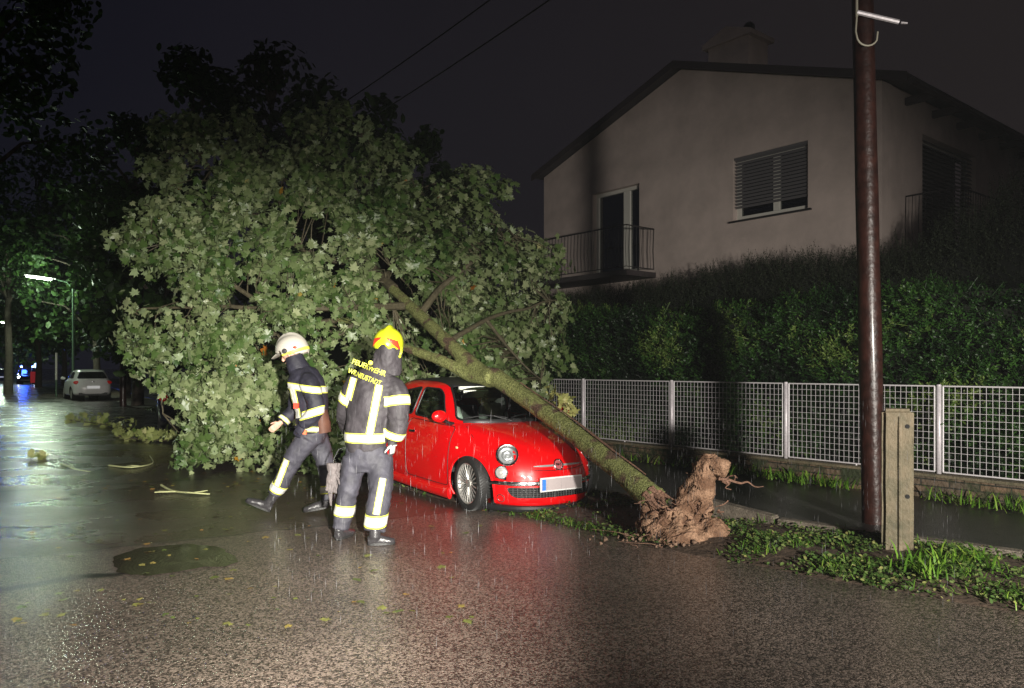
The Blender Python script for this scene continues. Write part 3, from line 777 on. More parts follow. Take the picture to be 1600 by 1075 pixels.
# kerb stones between verge and pavement: each its own stone
KL = ['grey stone kerb block behind the verge at the lower right edge of the picture', 'second grey kerb block from the right edge behind the verge', 'grey kerb block just right of the concrete post', 'grey kerb block behind the concrete post', 'grey kerb block between the concrete post and the roots', 'tilted grey kerb block above the torn hollow by the roots', 'grey kerb block behind the torn root stock', 'grey kerb block behind the lower end of the trunk', 'grey kerb block hidden behind the front of the red car']
for i, s in enumerate(np.arange(3.08, 12, 1.04)):
    a, b = off(s, 1.45), off(s+1.0, 1.45); c = (a+b)/2; d = b-a
    k = MB().box((0, 0, 0), (d.length, .13, .20)); me = k.mesh(); 
    bmk = bmesh.new(); bmk.from_mesh(me); bmesh.ops.bevel(bmk, geom=bmk.edges, offset=.012, segments=2, affect='EDGES')
    bmesh.ops.subdivide_edges(bmk, edges=[e for e in bmk.edges if e.calc_length() > .3], cuts=8)
    for v in bmk.verts: v.co += v.normal*.006*noise.noise(v.co*7+Vector((i*3, 0, 0)))
    bmk.to_mesh(me); bmk.free()
    near = (c-Vector((2.05, 7.55))).length
    where = 'tilted above the torn hollow by the roots' if near < .6 else ('beside the concrete post' if (c-Vector((3.1, 6.4))).length < .55 else ('at the right edge of the picture behind the verge' if c.x > 3.1 else ('in the kerb row between the roots and the concrete post' if c.x > 2.1 else ('in the kerb row beside the torn trunk end' if c.x > 1.0 else 'in the kerb row hidden beyond the red car'))))
    ko = link('kerb_stone', me, m_kerb, smooth=False, label=KL[i], cat='kerb stone', group='kerb stones along the verge')
    ko.location = (c.x, c.y, .0+(.06 if near < .6 else 0)); ko.rotation_euler = (0, R(-5) if near < .6 else 0, math.atan2(d.y, d.x)+random.uniform(-.02, .02))

# ------------------------------------------------------------ low garden wall, mesh fence, hedge
def brickmat():
    m = M('stone_courses', (.20, .15, .11), .8); n = m.node_tree; b = n.nodes['Principled BSDF']
    co = n.nodes.new('ShaderNodeTexCoord').outputs['Object']
    q = n.nodes.new('ShaderNodeTexBrick'); q.inputs['Scale'].default_value = 1; q.inputs['Brick Width'].default_value = .30; q.inputs['Row Height'].default_value = .075
    q.inputs['Mortar Size'].default_value = .008; q.inputs['Color1'].default_value = (.20, .125, .075, 1); q.inputs['Color2'].default_value = (.11, .085, .06, 1); q.inputs['Mortar'].default_value = (.03, .028, .02, 1)
    mp = n.nodes.new('ShaderNodeMapping'); mp.inputs['Rotation'].default_value = (R(90), 0, 0); n.links.new(co, mp.inputs[0])
    n.links.new(mp.outputs[0], q.inputs['Vector'])
    nz = tex(n, 'Noise', co, 5, 6).outputs[0]
    c = mixc(n, ramp(n, nz, .40, .62), q.outputs['Color'], (.035, .045, .018)); n.links.new(c, b.inputs['Base Color'])
    bp = n.nodes.new('ShaderNodeBump'); bp.inputs['Distance'].default_value = .02; n.links.new(q.outputs['Fac'], bp.inputs['Height']); bp.invert = True
    bp2 = n.nodes.new('ShaderNodeBump'); bp2.inputs['Distance'].default_value = .03; n.links.new(tex(n, 'Noise', co, 18, 5).outputs[0], bp2.inputs['Height']); n.links.new(bp.outputs[0], bp2.inputs['Normal'])
    n.links.new(bp2.outputs[0], b.inputs['Normal']); return m
frz = math.atan2(F.y, F.x)
gw = empty('garden_wall', (F0.x, F0.y, 0), frz, label='low mossy coursed stone wall under the mesh fence', cat='wall')
MB().box((4.0, 0, .165), (20, .20, .33)).build('masonry', brickmat(), gw)
MB().box((4.0, 0, .345), (20, .24, .03)).build('coping', m_conc, gw)
fe = empty('mesh_fence', (F0.x, F0.y, .36), frz, label='long galvanised wire mesh fence in front of the hedge', cat='fence')
def panel_mb(w):
    q = MB(); r = .009
    q.tube([(.045, 0, .0), (w-.045, 0, .0)], r, 6).tube([(.045, 0, .96), (w-.045, 0, .96)], r, 6).tube([(.045, 0, 0), (.045, 0, .96)], r, 6).tube([(w-.045, 0, 0), (w-.045, 0, .96)], r, 6)
    n = int(w/.064)
    for i in range(1, n): x = .045+(w-.09)*i/n; q.tube([(x, 0, 0), (x, 0, .96)], .0026, 4, cap=False)
    for i in range(1, 13): z = .96*i/13; q.tube([(.045, .005, z), (w-.045, .005, z)], .0026, 4, cap=False)
    q.tube([(w/2, 0, -.03), (w/2, 0, 0)], .010, 6)
    return q
pm = panel_mb(1.89).mesh(); psm = MB().tube([(0, 0, -.05), (0, 0, .985)], .027, 12).tube([(0, 0, .985), (0, 0, 1.0)], [.029, .02], 12).mesh()
for k in range(-2, 7):
    o = link('panel', pm, m_wire, fe, False); o.location = (k*1.89+.0, 0, .02)
    o = link('post', psm, m_galv, fe, True); o.location = (k*1.89, 0, 0)

def shoots(N, L=.16):
    """a leafy shoot template: a bent stem with small leaves"""
    v = []; f = []
    def leaf(c, d, w, up):
        d = Vector(d).normalized(); s = d.cross(Vector(up)).normalized(); n = len(v); l = w*2.4
        v.extend([Vector(c), Vector(c)+d*l*.45+s*w*.5, Vector(c)+d*l, Vector(c)+d*l*.45-s*w*.5]); f.append([n, n+1, n+2, n+3])
    for k in range(N):
        t = (k+1)/N; c = Vector((.02*math.sin(t*3), .015*math.sin(t*4), L*t)); a = k*2.4
        leaf(c, (math.cos(a)*.8, math.sin(a)*.8, .55), .020*(1.15-t*.5), (0, 0, 1))
    n = len(v); v.extend([Vector((-.002, 0, 0)), Vector((.002, 0, 0)), Vector((.002, 0, L)), Vector((-.002, 0, L))]); f.append([n, n+1, n+2, n+3])
    return v, f
m_hedge = leafmat('hedge_leaf', [(0, (.006, .018, .005)), (.4, (.018, .055, .010)), (.8, (.045, .12, .018)), (1, (.15, .22, .05))], .45, transl=.2)
tv, tf = shoots(9)
# hedge surface: front face and top, in metres along (t), out (o) and up (z) from the fence line
bpy_angle = 0
N = 15500; t_ = RNG.uniform(-3.2, 13, N); top = 2.40+.08*np.sin(t_*1.3)+.05*np.sin(t_*4.1)
isfront = RNG.random(N) < .82; u = RNG.random(N)
z_ = np.where(isfront, .30+(top-.35)*u, top-.05+RNG.normal(0, .05, N)); lump = np.array([noise.noise(Vector((a*1.1, b*1.3, 0))) for a, b in zip(t_, z_)])
o_ = np.where(isfront, .42-.22*lump+RNG.normal(0, .07, N)+np.clip(.9-z_, 0, 1)*.05, RNG.uniform(.4, 1.6, N))
z_ = z_+np.where(isfront, 0, .10*lump)
pos = np.stack([F0.x+F.x*t_+NRM.x*o_, F0.y+F.y*t_+NRM.y*o_, z_], 1)
out = np.stack([np.where(isfront, -NRM.x, 0)+0*t_, np.where(isfront, -NRM.y, 0)+0*t_, np.where(isfront, .55, 1.2)], 1)
hd = empty('hedge', (F0.x, F0.y, 0), 0, label='tall clipped green hedge behind the mesh fence', cat='hedge')
o = bake('foliage', tv, tf, pos-np.array([F0.x, F0.y, 0]), randrot(N, out, 1.3), RNG.uniform(.8, 1.5, N), m_hedge, hd, tint=np.clip(.42+1.1*lump+RNG.normal(0, .20, N), 0, 1))
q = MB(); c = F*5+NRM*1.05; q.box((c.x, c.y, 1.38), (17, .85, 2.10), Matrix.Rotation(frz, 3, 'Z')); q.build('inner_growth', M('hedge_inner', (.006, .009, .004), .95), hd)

# dark shrubs and long grass on the bank in front of the house
m_shrub = leafmat('shrub_leaf', [(0, (.012, .02, .008)), (1, (.03, .04, .018))], .7, transl=.1)
tvs, tfs = shoots(7, .30)
bush = [(t, 3.45, .75, .5, h) for t, h in ((.2, 1.75), (1.0, 1.35), (1.85, .95), (2.7, .95), (3.6, 1.0), (4.5, 1.05), (5.5, .95), (6.5, .85), (7.5, .80), (8.5, .75), (9.5, .75))]
names_ = ['largest dark bush at the right edge of the picture', 'large dark bush in front of the right balcony railing', 'dark bush beside the right balcony, right of the utility pole', 'dark bush behind the utility pole', 'dark bush just left of the utility pole under the house wall', 'dark bush under the right end of the shuttered window', 'dark bush under the left end of the shuttered window', 'dark bush below the wall between window and left balcony', 'dark bush at the right end of the left balcony', 'dark bush below the middle of the left balcony', 'dark bush at the far left end under the left balcony']
for (t, o, rx, rz_, h), lb in zip(bush, names_):
    p = F0+F*t+NRM*o; n = int(800*rx*h/.4); b0 = 2.45
    dv = RNG.normal(size=(n, 3)); dv /= np.linalg.norm(dv, axis=1)[:, None]; dv[:, 2] = np.abs(dv[:, 2])
    rr = RNG.uniform(.75, 1.05, n)[:, None]; ps = dv*rr*np.array([rx*1.2, .5, h])
    rt = Matrix.Rotation(frz, 3, 'Z'); ps = ps @ np.array(rt).T
    sh = empty('shrub', (p.x, p.y, b0), 0, label=lb, cat='shrub', group='dark shrubs on the bank below the house')
    bake('foliage', tvs, tfs, ps, randrot(n, dv+np.array([0, 0, .8]), 1.2), RNG.uniform(.5, 1.1, n), m_shrub, sh)
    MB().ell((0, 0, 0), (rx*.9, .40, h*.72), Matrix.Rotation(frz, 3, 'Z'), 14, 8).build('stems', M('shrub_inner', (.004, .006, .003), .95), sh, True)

# ------------------------------------------------------------ the house
def house():
    H0 = Vector((6.55, 13.6)); A = F; B = NRM                 # A along the gable wall (to the left), B along the right wall (away)
    h = empty('gabled_house', (H0.x, H0.y, 2.3), frz, label='pale rendered gable house with rolled-down blinds above the hedge', cat='house')
    # local x runs along the gable wall, local y towards the street
    L = 9.03; z0 = -.8; ze = 4.34; za = 5.87; ap = 4.42; D = 11.0
    def wall(polys_out, rects, name, flat):
        bm = bmesh.new(); bm.faces.new([bm.verts.new(p) for p in polys_out]); bm.normal_update()
        ax = (0, 2) if flat == 'x' else (1, 2)
        for (a0, b0, a1, b1) in rects:
            fs = carve(bm, poly_planes([(a0, b0), (a1, b0), (a1, b1), (a0, b1)], ax), lambda c, n: True)
            bmesh.ops.delete(bm, geom=fs, context='FACES')
        me = bpy.data.meshes.new('w'); bm.to_mesh(me)
        return evaluated(me, [('SOLIDIFY', dict(thickness=.30, offset=1))])
    win = (1.41, 2.30, 3.09, 3.60); bal = (5.66, 1.52, 7.20, 3.57)
    link('gable_wall', wall([(0, 0, z0), (0, 0, ze), (ap, 0, za), (L, 0, ze), (L, 0, z0)][::-1], [win, bal], 'g', 'x'), m_plaster, h, False)
    door = (-4.21, 1.45, -1.63, 3.70)
    link('side_wall', wall([(0, -D, z0), (0, -D, ze), (0, -.305, ze), (0, -.305, z0)][::-1], [door], 's', 'y'), m_plaster, h, False)
    # roof: two slabs with a fascia along the verge, purlin ends along the eave
    def slab(x0, z0_, x1, z1_, y0, y1, th=.08, nm='roof_slope', mt=m_roof):
        q = MB(); v = [(x0, y0, z0_), (x1, y0, z1_), (x1, y1, z1_), (x0, y1, z0_)]
        t = [(a, b, c+th) for a, b, c in v]; q.quad(*v[::-1]); q.quad(*t)
        for i in range(4): j = (i+1) % 4; q.quad(v[i], v[j], t[j], t[i])
        return q.build(nm, mt, h)
    sl = (za-ze)/ap
    slab(ap+.004, za+.02, -.55, ze-.55*sl+.02, .28, -D-.3); slab(ap-.004, za+.02, L+.14, ze-.14*sl+.02, .28, -D-.3)
    for x1 in (-.57, L+.16):
        e = .57 if x1 < 0 else .16; zz = ze-e*sl
        q = MB(); a = Vector((ap, .30, za)); b = Vector((x1, .30, zz))
        v = [a+Vector((0, -.02, -.05)), b+Vector((0, -.02, -.05)), b+Vector((0, -.02, .11)), a+Vector((0, -.02, .11))]; w = [p+Vector((0, .035, 0)) for p in v]
        q.quad(*v); q.quad(*w[::-1])
        for i in range(4): j = (i+1) % 4; q.quad(v[i], w[i], w[j], v[j])
        q.build('fascia', m_fascia, h)
    gt = MB().tube([(-.62, .25, ze-.24), (-.62, -D, ze-.24)], .06, 8); gt.build('gutter', m_fascia, h, True)
    for i in range(9): MB().box((-.28, -.9-1.15*i, ze-.20), (.52, .09, .13)).build('rafter_end', m_fascia, h)
    # chimney
    ch = empty('chimney', (0, 0, 0), parent=h); cx, cy = ap-.55, -1.3
    MB().box((cx, cy, 6.1), (1.05, .75, .95)).build('stack', m_plaster, ch)
    q = MB(); a = [(-.64, 6.52), (.64, 6.52), (.64, 6.62), (0, 6.86), (-.64, 6.62)]
    f1 = [(cx+x, cy+.46, z) for x, z in a]; f2 = [(cx+x, cy-.46, z) for x, z in a]; q.quad(*f1[::-1]); q.quad(*f2)
    for i in range(5): j = (i+1) % 5; q.quad(f1[i], f1[j], f2[j], f2[i])
    q.build('cap', m_plaster, ch)
    for dx in (-.30, .30):
        MB().lathe([(.10, 0), (.13, .08), (.12, .16), (.07, .22), (0, .24)], (cx+dx, cy, 6.74), (0, 0, 1), 14).build('chimney_pot', m_dark, ch, True)
    # shuttered window
    def frame_box(q, x0, z0_, x1, z1_, y, w=.07, d=.06, axis='x'):
        for (a, b, c_, d_) in ((x0, z0_, x1, z0_+w), (x0, z1_-w, x1, z1_), (x0, z0_+w, x0+w, z1_-w), (x1-w, z0_+w, x1, z1_-w)):
            if axis == 'x': q.box(((a+c_)/2, y, (b+d_)/2), (c_-a, d, d_-b))
            else: q.box((y, (a+c_)/2, (b+d_)/2), (d, c_-a, d_-b))
        return q
    w = empty('window', parent=h); x0, z0_, x1, z1_ = win
    q = frame_box(MB(), x0, z0_, x1, z1_, -.17, .09); q.box(((x0+x1)/2-.08, -.17, (z0_+z1_)/2), (.13, .06, z1_-z0_-.19)); q.build('frame', m_frame, w)
    MB().box(((x0+x1)/2, -.19, (z0_+z1_)/2), (x1-x0, .008, z1_-z0_)).build('pane', m_winglass, w)
    MB().box(((x0+x1)/2, -.01, z0_-.03), (x1-x0+.16, .12, .035)).build('sill', m_iron, w)
    q = MB(); nsl = 15
    for i in range(nsl): z = z1_-.06-(z1_-z0_-.33)*i/(nsl-1); q.box(((x0+x1)/2, -.07, z), (x1-x0-.02, .062, .005), Matrix.Rotation(R(38), 3, 'X'))
    q.box(((x0+x1)/2, -.07, z1_-.02), (x1-x0-.01, .09, .05)); q.build('blind', m_blind, w)
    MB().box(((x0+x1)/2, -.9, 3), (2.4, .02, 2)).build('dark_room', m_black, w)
    # balcony door on the gable wall
    w = empty('balcony_door', parent=h); x0, z0_, x1, z1_ = bal
    q = frame_box(MB(), x0, z0_, x1, z1_, -.17, .08); q.box((x0+.52, -.17, (z0_+z1_)/2), (.20, .06, z1_-z0_-.17)); q.build('frame', m_frame, w)
    MB().box(((x0+x1)/2, -.19, (z0_+z1_)/2), (x1-x0, .008, z1_-z0_)).build('pane', m_winglass, w)
    q = MB(); n0 = 60
    for i in range(n0):
        x = x0+.75+(x1-x0-.85)*i/n0; x2 = x0+.75+(x1-x0-.85)*(i+1)/n0
        q.quad((x, -.26+.03*math.sin(i*1.1), z0_+.1), (x2, -.26+.03*math.sin((i+1)*1.1), z0_+.1), (x2, -.26+.03*math.sin((i+1)*1.1), z1_-.1), (x, -.26+.03*math.sin(i*1.1), z1_-.1))
    q.build('curtain', M('curtain', (.20, .25, .20), .9), w, True)
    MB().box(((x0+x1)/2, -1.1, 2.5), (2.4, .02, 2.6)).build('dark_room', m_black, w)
    # right wall door with blind
    w = empty('balcony_door', parent=h); y0, z0_, y1, z1_ = door
    q = frame_box(MB(), y0, z0_, y1, z1_, .20, .08, .06, 'y'); q.build('frame', m_frame, w)
    q = MB()
    for i in range(27): z = z1_-.06-(z1_-z0_-.1)*i/26; q.box((.09, (y0+y1)/2, z), (.075, y1-y0-.02, .006), Matrix.Rotation(R(-52), 3, 'Y'))
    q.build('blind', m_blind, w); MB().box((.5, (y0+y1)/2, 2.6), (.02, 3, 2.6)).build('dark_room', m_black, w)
    # balconies: slab and railing
    def balcony(pts, zb, zt, slab_pts):
        b = empty('balcony', parent=h); q = MB()
        lo = [(x, y, zb-.12) for x, y in slab_pts]; hi = [(x, y, zb) for x, y in slab_pts]; q.quad(*lo[::-1]); q.quad(*hi)
        for i in range(len(lo)): j = (i+1) % len(lo); q.quad(lo[i], lo[j], hi[j], hi[i])
        q.build('slab', m_fascia, b)
        r = MB(); r.tube([(x, y, zt) for x, y in pts], .016, 6).tube([(x, y, zb+.08) for x, y in pts], .010, 6)
        for (xa, ya), (xb, yb) in zip(pts, pts[1:]):
            L_ = math.hypot(xb-xa, yb-ya); n = max(2, int(L_/.11))
            for i in range(n+1):
                x, y = xa+(xb-xa)*i/n, ya+(yb-ya)*i/n
                r.tube([(x, y, zb+.08), (x+.010, y+.012, (zb+zt)/2), (x, y, zt)], .006, 5)
        r.build('railing', m_iron, b)
    balcony([(5.2, .02), (5.2, .95), (8.3, .95), (8.3, .02)], 1.42, 2.42, [(5.15, .01), (5.15, 1.0), (8.35, 1.0), (8.35, .01)])
    balcony([(-.02, -.9), (-.95, -.9), (-.95, -4.9), (-.02, -4.9)], 1.35, 2.40, [(-.01, -.85), (-1.0, -.85), (-1.0, -4.95), (-.01, -4.95)])
house()
# darker neighbouring house, only its roof corner and chimney show beside the crown
nb = empty('neighbour_house', (-.6, 30, 0), R(10), label='dark house with chimney far behind the fallen crown', cat='house')
MB().box((-3.2, 4, 3.0), (6.4, 8, 6.2)).build('wall', M('dark_render', (.10, .085, .09), .9), nb)
q = MB(); 
f1 = [(-6.7, -.3, 6.1), (.3, -.3, 6.1), (.3, -.3, 6.6), (-3.2, -.3, 7.6), (-6.7, -.3, 6.6)]; f2 = [(x, 8.3, z) for x, y, z in f1]; q.quad(*f1); q.quad(*f2[::-1])
for i in range(5): j = (i+1) % 5; q.quad(f1[i], f1[j], f2[j], f2[i])
q.build('roof', m_roof, nb); MB().box((-.9, 2, 8.0), (.75, .6, 2.2)).box((-.9, 2, 9.1), (.9, .75, .12)).ell((-.95, 2, 9.3), (.18, .18, .25)).build('chimney', m_fascia, nb)

# ------------------------------------------------------------ utility pole, concrete stub, wires
up = empty('utility_pole', (3.43, 7.27, 0), 0, label='tarred reddish-brown wooden utility pole wet with rain', cat='utility pole')
top = Vector((3.26, 7.27, 7.7))-Vector((3.43, 7.27, 0))
q = MB().tube([top*(k/24)+Vector((0, 0, -.1 if k == 0 else 0)) for k in range(25)], [.107-.018*k/24 for k in range(25)], 28); me = q.mesh()
displace(me, lambda c: .004*noise.noise(Vector((c.x*18, c.y*18, c.z*.8)))+.002*noise.noise(c*9)); o = link('shaft', me, m_wood, up, True); autosmooth(o, 60)
bz = P(1350, 33, 7.2).z
br = MB().tube([(-.22, -.12, bz+.06), (.16, -.14, bz-.04)], .022, 8).tube([(.18, -.14, bz-.045), (.24, -.14, bz-.05)], [.012, .008], 6); br.build('cross_bracket', m_galv, up, True)
pts = [(-.22, -.12, 7.0), (-.22, -.12, bz+.02), (-.23, -.12, bz-.12)]+[(-.13-.10*math.cos(a), -.14, bz-.16-.10*math.sin(a)) for a in np.linspace(.1, 2.6, 9)]+[(-.035, -.14, bz-.13)]
MB().tube(pts[:2], .012, 8).tube(pts[1:], .008, 8).build('earthing_cable', M('grey_conduit', (.45, .42, .33), .5), up, True)
for dz, dx in ((7.5, 0), (6.93, 0)):
    MB().tube([(-.30, -.05, dz-.12), (.30, -.05, dz-.12)], .03, 8).lathe([(.03, -.1), (.055, -.05), (.03, -.02), (.055, .02), (.02, .06)], (-.18, -.05, dz), (0, 0, 1), 14).build('insulator_arm', m_galv, up, True)
q = MB().box((0, 0, .54), (.235, .20, 1.34)); bmk = bmesh.new(); me = q.mesh(); bmk.from_mesh(me)
bmesh.ops.bevel(bmk, geom=bmk.edges, offset=.030, segments=3, affect='EDGES'); bmesh.ops.subdivide_edges(bmk, edges=[e for e in bmk.edges if e.calc_length() > .3], cuts=40)
bmk.to_mesh(me); bmk.free()
def groove(v):
    c = v.co; d = noise.noise(Vector((c.x*10, c.y*10, c.z*4)))*.004
    if c.y < -.05 and abs(c.x-.0) < .04 and c.z < 1.2: pass
    return d
for v in me.vertices: v.co += v.normal*groove(v)
cpo = empty('concrete_post', (3.19, 6.36, 0), R(-24), label='short square weathered concrete post in front of the utility pole', cat='post')
link('stub', me, m_conc, cpo, False)
MB().tube([(.018, -.108, -.05), (.018, -.108, 1.03), (.018, -.10, 1.15)], [(.016, .012)]*3, 8, side=Vector((1, 0, 0))).build('rib', m_conc, cpo, True)
for z in (1.07, .50): MB().lathe([(.018, .0), (.018, .004), (0, .004)], (.07, -.1, z), (0, -1, 0), 12).build('bolt_hole', m_black, cpo, True)
def wire(a, b, sag, lb, r=.011):
    a, b = Vector(a), Vector(b); pts = []
    for k in range(41): t = k/40; q = a.lerp(b, t); q.z -= sag*4*t*(1-t); pts.append(q)
    MB().tube(pts, r, 6).build('overhead_wire', m_cable, smooth=True, label=lb, cat='cable', group='overhead wires along the street')
fp = (-15.5, 30.6)
wire((3.08, 7.2, 7.5), (fp[0], fp[1], 7.5), .75, 'upper of the two black overhead wires crossing the night sky', .013)
wire((3.08, 7.2, 6.93), (fp[0]+.3, fp[1], 6.93), .75, 'lower of the two black overhead wires crossing the night sky', .013)
fpo = empty('utility_pole', (fp[0], fp[1], 0), 0, label='far wooden pole hidden in the dark trees at the wire ends', cat='utility pole')
MB().tube([(0, 0, 0), (0, 0, 7.8)], [.13, .10], 12).build('shaft', m_wood, fpo, True)
MB().tube([(-.4, 0, 7.4), (.4, 0, 7.4)], .04, 6).build('cross_arm', m_galv, fpo, True)

# ------------------------------------------------------------ far street: lamps, cars, pole, trees
m_tube = M('lamp_tube', (1, 1, 1), .5, emit=(.86, 1, .82), estr=42)
m_lgreen = M('lamp_pole_paint', (.07, .13, .08), .5)
def lamp(x, y, h, L, lb, watts):
    l = empty('street_lamp', (x, y, 0), R(0), label=lb, cat='street lamp', group='street lamps along the road')
    MB().tube([(0, 0, 0), (0, 0, 1), (0, 0, h-.5), (-.25, -.1, h-.1), (-.7, -.3, h+.02), (-1.0, -.4, h+.05)], [.09, .07, .05, .04, .035, .03], 10).build('mast', m_lgreen, l, True)
    MB().tube([(-.75, -.33, h+.05), (-2.1, -.9, h+.22)], [(.11, .05), (.10, .04)], 10, side=Vector((0, 1, 0))).build('housing', m_galv, l, True)
    MB().tube([(-.95, -.42, h-.01), (-2.0, -.87, h+.12)], [(.09, .045), (.08, .04)], 10, side=Vector((0, 1, 0))).build('tube', m_tube, l, True)
    point('street_lamp_light', (x-1.5, y-.65, h-.15), watts, (.78, 1, .72), .25)
lamp(-24.0, 42, 6.3, 1, 'nearer lit street lamp above the white car', 900)
lamp(-24.5, 33, 6.3, 1, 'unseen street lamp added beyond the left edge to light the white car', 480)  # added lamp out of view, brightens the car's rear and the left of the road
lamp(-53.0, 82, 6.3, 1, 'farther lit street lamp at the left edge of the picture', 1300)
far_car((-22.1, 39.3, 0), R(-53), m_white, 'white hatchback parked at the kerb facing away')
m_headl = M('headlamp_lit', (1, 1, 1), .3, emit=(.85, .92, 1), estr=30)
far_car((-9.0, 21.6, 0), R(-66), m_navy, 'black car half buried under the left side of the crown')
dc = far_car((-44.2, 70, 0), R(122), m_navy, 'dark car with its headlamps lit coming up the street', lit=m_headl)
m_blue = M('blue_beacon', (.05, .1, 1), .3, emit=(.12, .22, 1), estr=25)
def beacons(root):
    lb = empty('light_bar', (2.2, 0, 1.46), parent=root)
    MB().box((0, 0, .05), (.30, 1.15, .07)).build('bar', m_dark, lb)
    for sg in (1, -1): MB().lathe([(.09, 0), (.09, .10), (.06, .14), (0, .15)], (0, .45*sg, .08), (0, 0, 1), 14).build('beacon', m_blue, lb, True)
beacons(dc)
pc_ = far_car((-52.0, 78, 0), R(-53), m_navy, 'dark emergency car with blue beacons at the left edge'); beacons(pc_)
point('beacon_light', (-51.5, 76, 3.0), 160, (.04, .12, 1), .3); point('beacon_light', (-45.5, 71.5, 2.2), 160, (.04, .12, 1), .3)
bp_ = P(88, 620, 40); wp = empty('white_post', (bp_.x, 40, 0), 0, label='slim white-banded post standing left of the white car', cat='post')
MB().tube([(0, 0, 0), (0, 0, 2.3)], .05, 10).build('shaft', m_lgreen, wp, True); MB().tube([(0, 0, .9), (0, 0, 2.31)], .056, 10).build('white_band', m_frame, wp, True)
rb = empty('warning_board', (P(56, 0, 62).x, 62, 0), R(30), label='red board with a small blue lamp beside the dark car', cat='warning board')
MB().box((0, 0, .75), (.75, .05, .9)).build('board', M('board_red_glow', (.75, .01, .03), .5, emit=(1, .02, .05), estr=.10), rb)  # faint red glow added to the board itself, which is no lamp
MB().tube([(-.3, .03, 0), (-.3, .03, 1.5)], .02, 6).tube([(.3, .03, 0), (.3, .03, 1.5)], .02, 6).build('legs', m_galv, rb)
MB().ell((0, 0, 1.7), (.14, .14, .2)).build('lamp', M('board_lamp', (.3, .5, 1), .3, emit=(.35, .6, 1), estr=4), rb, True)

# ------------------------------------------------------------ background trees
m_bgleaf = leafmat('tree_leaf', [(0, (.012, .027, .008)), (.6, (.024, .055, .012)), (1, (.05, .10, .02))], .5, transl=.35)
m_bgbark = M('tree_bark', (.07, .055, .042), .85, vary=.4, vscale=6, bump=.8, bscale=14)
lv_v = [(0, 0, 0), (.28, .35, .03), (.25, .75, .02), (0, 1, -.05), (-.25, .75, .02), (-.28, .35, .03)]; lv_f = [(0, 1, 2, 3), (0, 3, 4, 5)]
def bg_tree(x, y, h, r, z0, lb, n=2600, tall=1.0, ls=.26, kind='broadleaf_tree'):
    t = empty(kind, (x, y, 0), 0, label=lb, cat='tree', group='dark trees along the street')
    rnd = random.Random(int(x*31+y*17)); q = MB()
    fork = z0+(h-z0)*.35
    q.tube([(0, 0, -.1), (.05, 0, z0*.5), (.1*rnd.uniform(-1, 1), 0, z0), (rnd.uniform(-.3, .3), 0, fork), (0, 0, h*.9)], [.26, .20, .17, .13, .03], 10)
    cl = []
    for k in range(26):
        a = rnd.uniform(0, 6.28); u = rnd.random()**.6; zz = rnd.uniform(0, 1); w_ = math.sin(math.pi*min(.97, max(.06, zz*.9+.08)))**.6
        c = Vector((math.cos(a)*r*u*w_, math.sin(a)*r*u*w_, z0+(h-z0)*zz)); cl.append((c, r*rnd.uniform(.22, .42)))
        if k < 12: q.tube([(0, 0, max(z0*.8, c.z-.35*r-.5)), c*.5+Vector((0, 0, c.z*.5-.3)), c], [.09, .05, .015], 6)
    q.build('trunk', m_bgbark, t, True)
    w = np.array([c[1]**2 for c in cl]); w /= w.sum(); idx = RNG.choice(len(cl), n, p=w)
    cc = np.array([tuple(c[0]) for c in cl])[idx]; rr = np.array([c[1] for c in cl])[idx]
    d = RNG.normal(size=(n, 3)); d /= np.linalg.norm(d, axis=1)[:, None]; rad = rr*RNG.uniform(.45, 1.05, n)
    ps = cc+d*rad[:, None]*np.array([1, 1, .85*tall])
    bake('crown', lv_v, lv_f, ps, randrot(n, d+np.array([0, 0, .4]), .8), RNG.uniform(.7, 1.3, n)*ls, m_bgleaf, t)
TREES = [ # px of trunk, distance, px height of the top, crown radius m, crown base, label
 (300, 27, 100, 2.3, 3.5, 'dark tall tree behind the upper left of the fallen crown', 1.3),
 (425, 28, 98, 2.5, 3.5, 'dark tree with ragged top behind the middle of the fallen crown', 1.4),
 (500, 25, 160, 2.2, 3, 'dark tree just right of the ragged tall one', 1),
 (590, 24, 165, 2.2, 3, 'dark tree behind the right shoulder of the fallen crown', 1),
 (660, 26, 225, 1.6, 3, 'dark low tree left of the neighbour house chimney', 1),
 (215, 31, 165, 2.6, 3, 'dark round tree between the street lamp and the tall trees', 1),
 (150, 45, 245, 4.0, 3.2, 'dark tree above the white car', 1),
 (196, 37, 300, 2.6, 2.6, 'dark tree trunk right behind the white car', 1),
 (60, 60, 235, 6.0, 4, 'dark tree over the far end of the street', 1),
 (100, 66, 300, 5.0, 3.5, 'far dark tree behind the street lamp mast', 1),
 (5, 96, 380, 8.0, 3, 'farthest dark trees closing the street in blue light', 1),
 (60, 84, 420, 6.0, 3, 'far blue-lit tree behind the dark car', 1),
 (-60, 46, 210, 5.5, 4.0, 'tree left of the street whose leaves glow green in the lamplight', 1),
 (-40, 24, -180, 3.4, 5.6, 'dark tree at the left edge whose twigs reach into the sky', 1),
 (262, 22, 330, 1.8, 1.6, 'dark tree hidden behind the left side of the fallen crown', 1)]
for px, Y_, ty, r_, z0, lb, tl in TREES:
    p = P(px, 0, Y_); h = P(0, ty, Y_).z
    bg_tree(p.x, Y_, h, r_, z0, lb, n=int(1700+r_*380), tall=tl, ls=.20+.0035*Y_)
# the leaves round the nearer lamp
bg_tree(-29.2, 44.5, 9.2, 2.6, 4.7, 'small tree with bright green leaves beside the lit lamp', n=3000, ls=.22)
bg_tree(-20.2, 44.0, 8.5, 2.6, 3.6, 'small tree with lit leaves right of the lamp mast', n=1800, ls=.34)
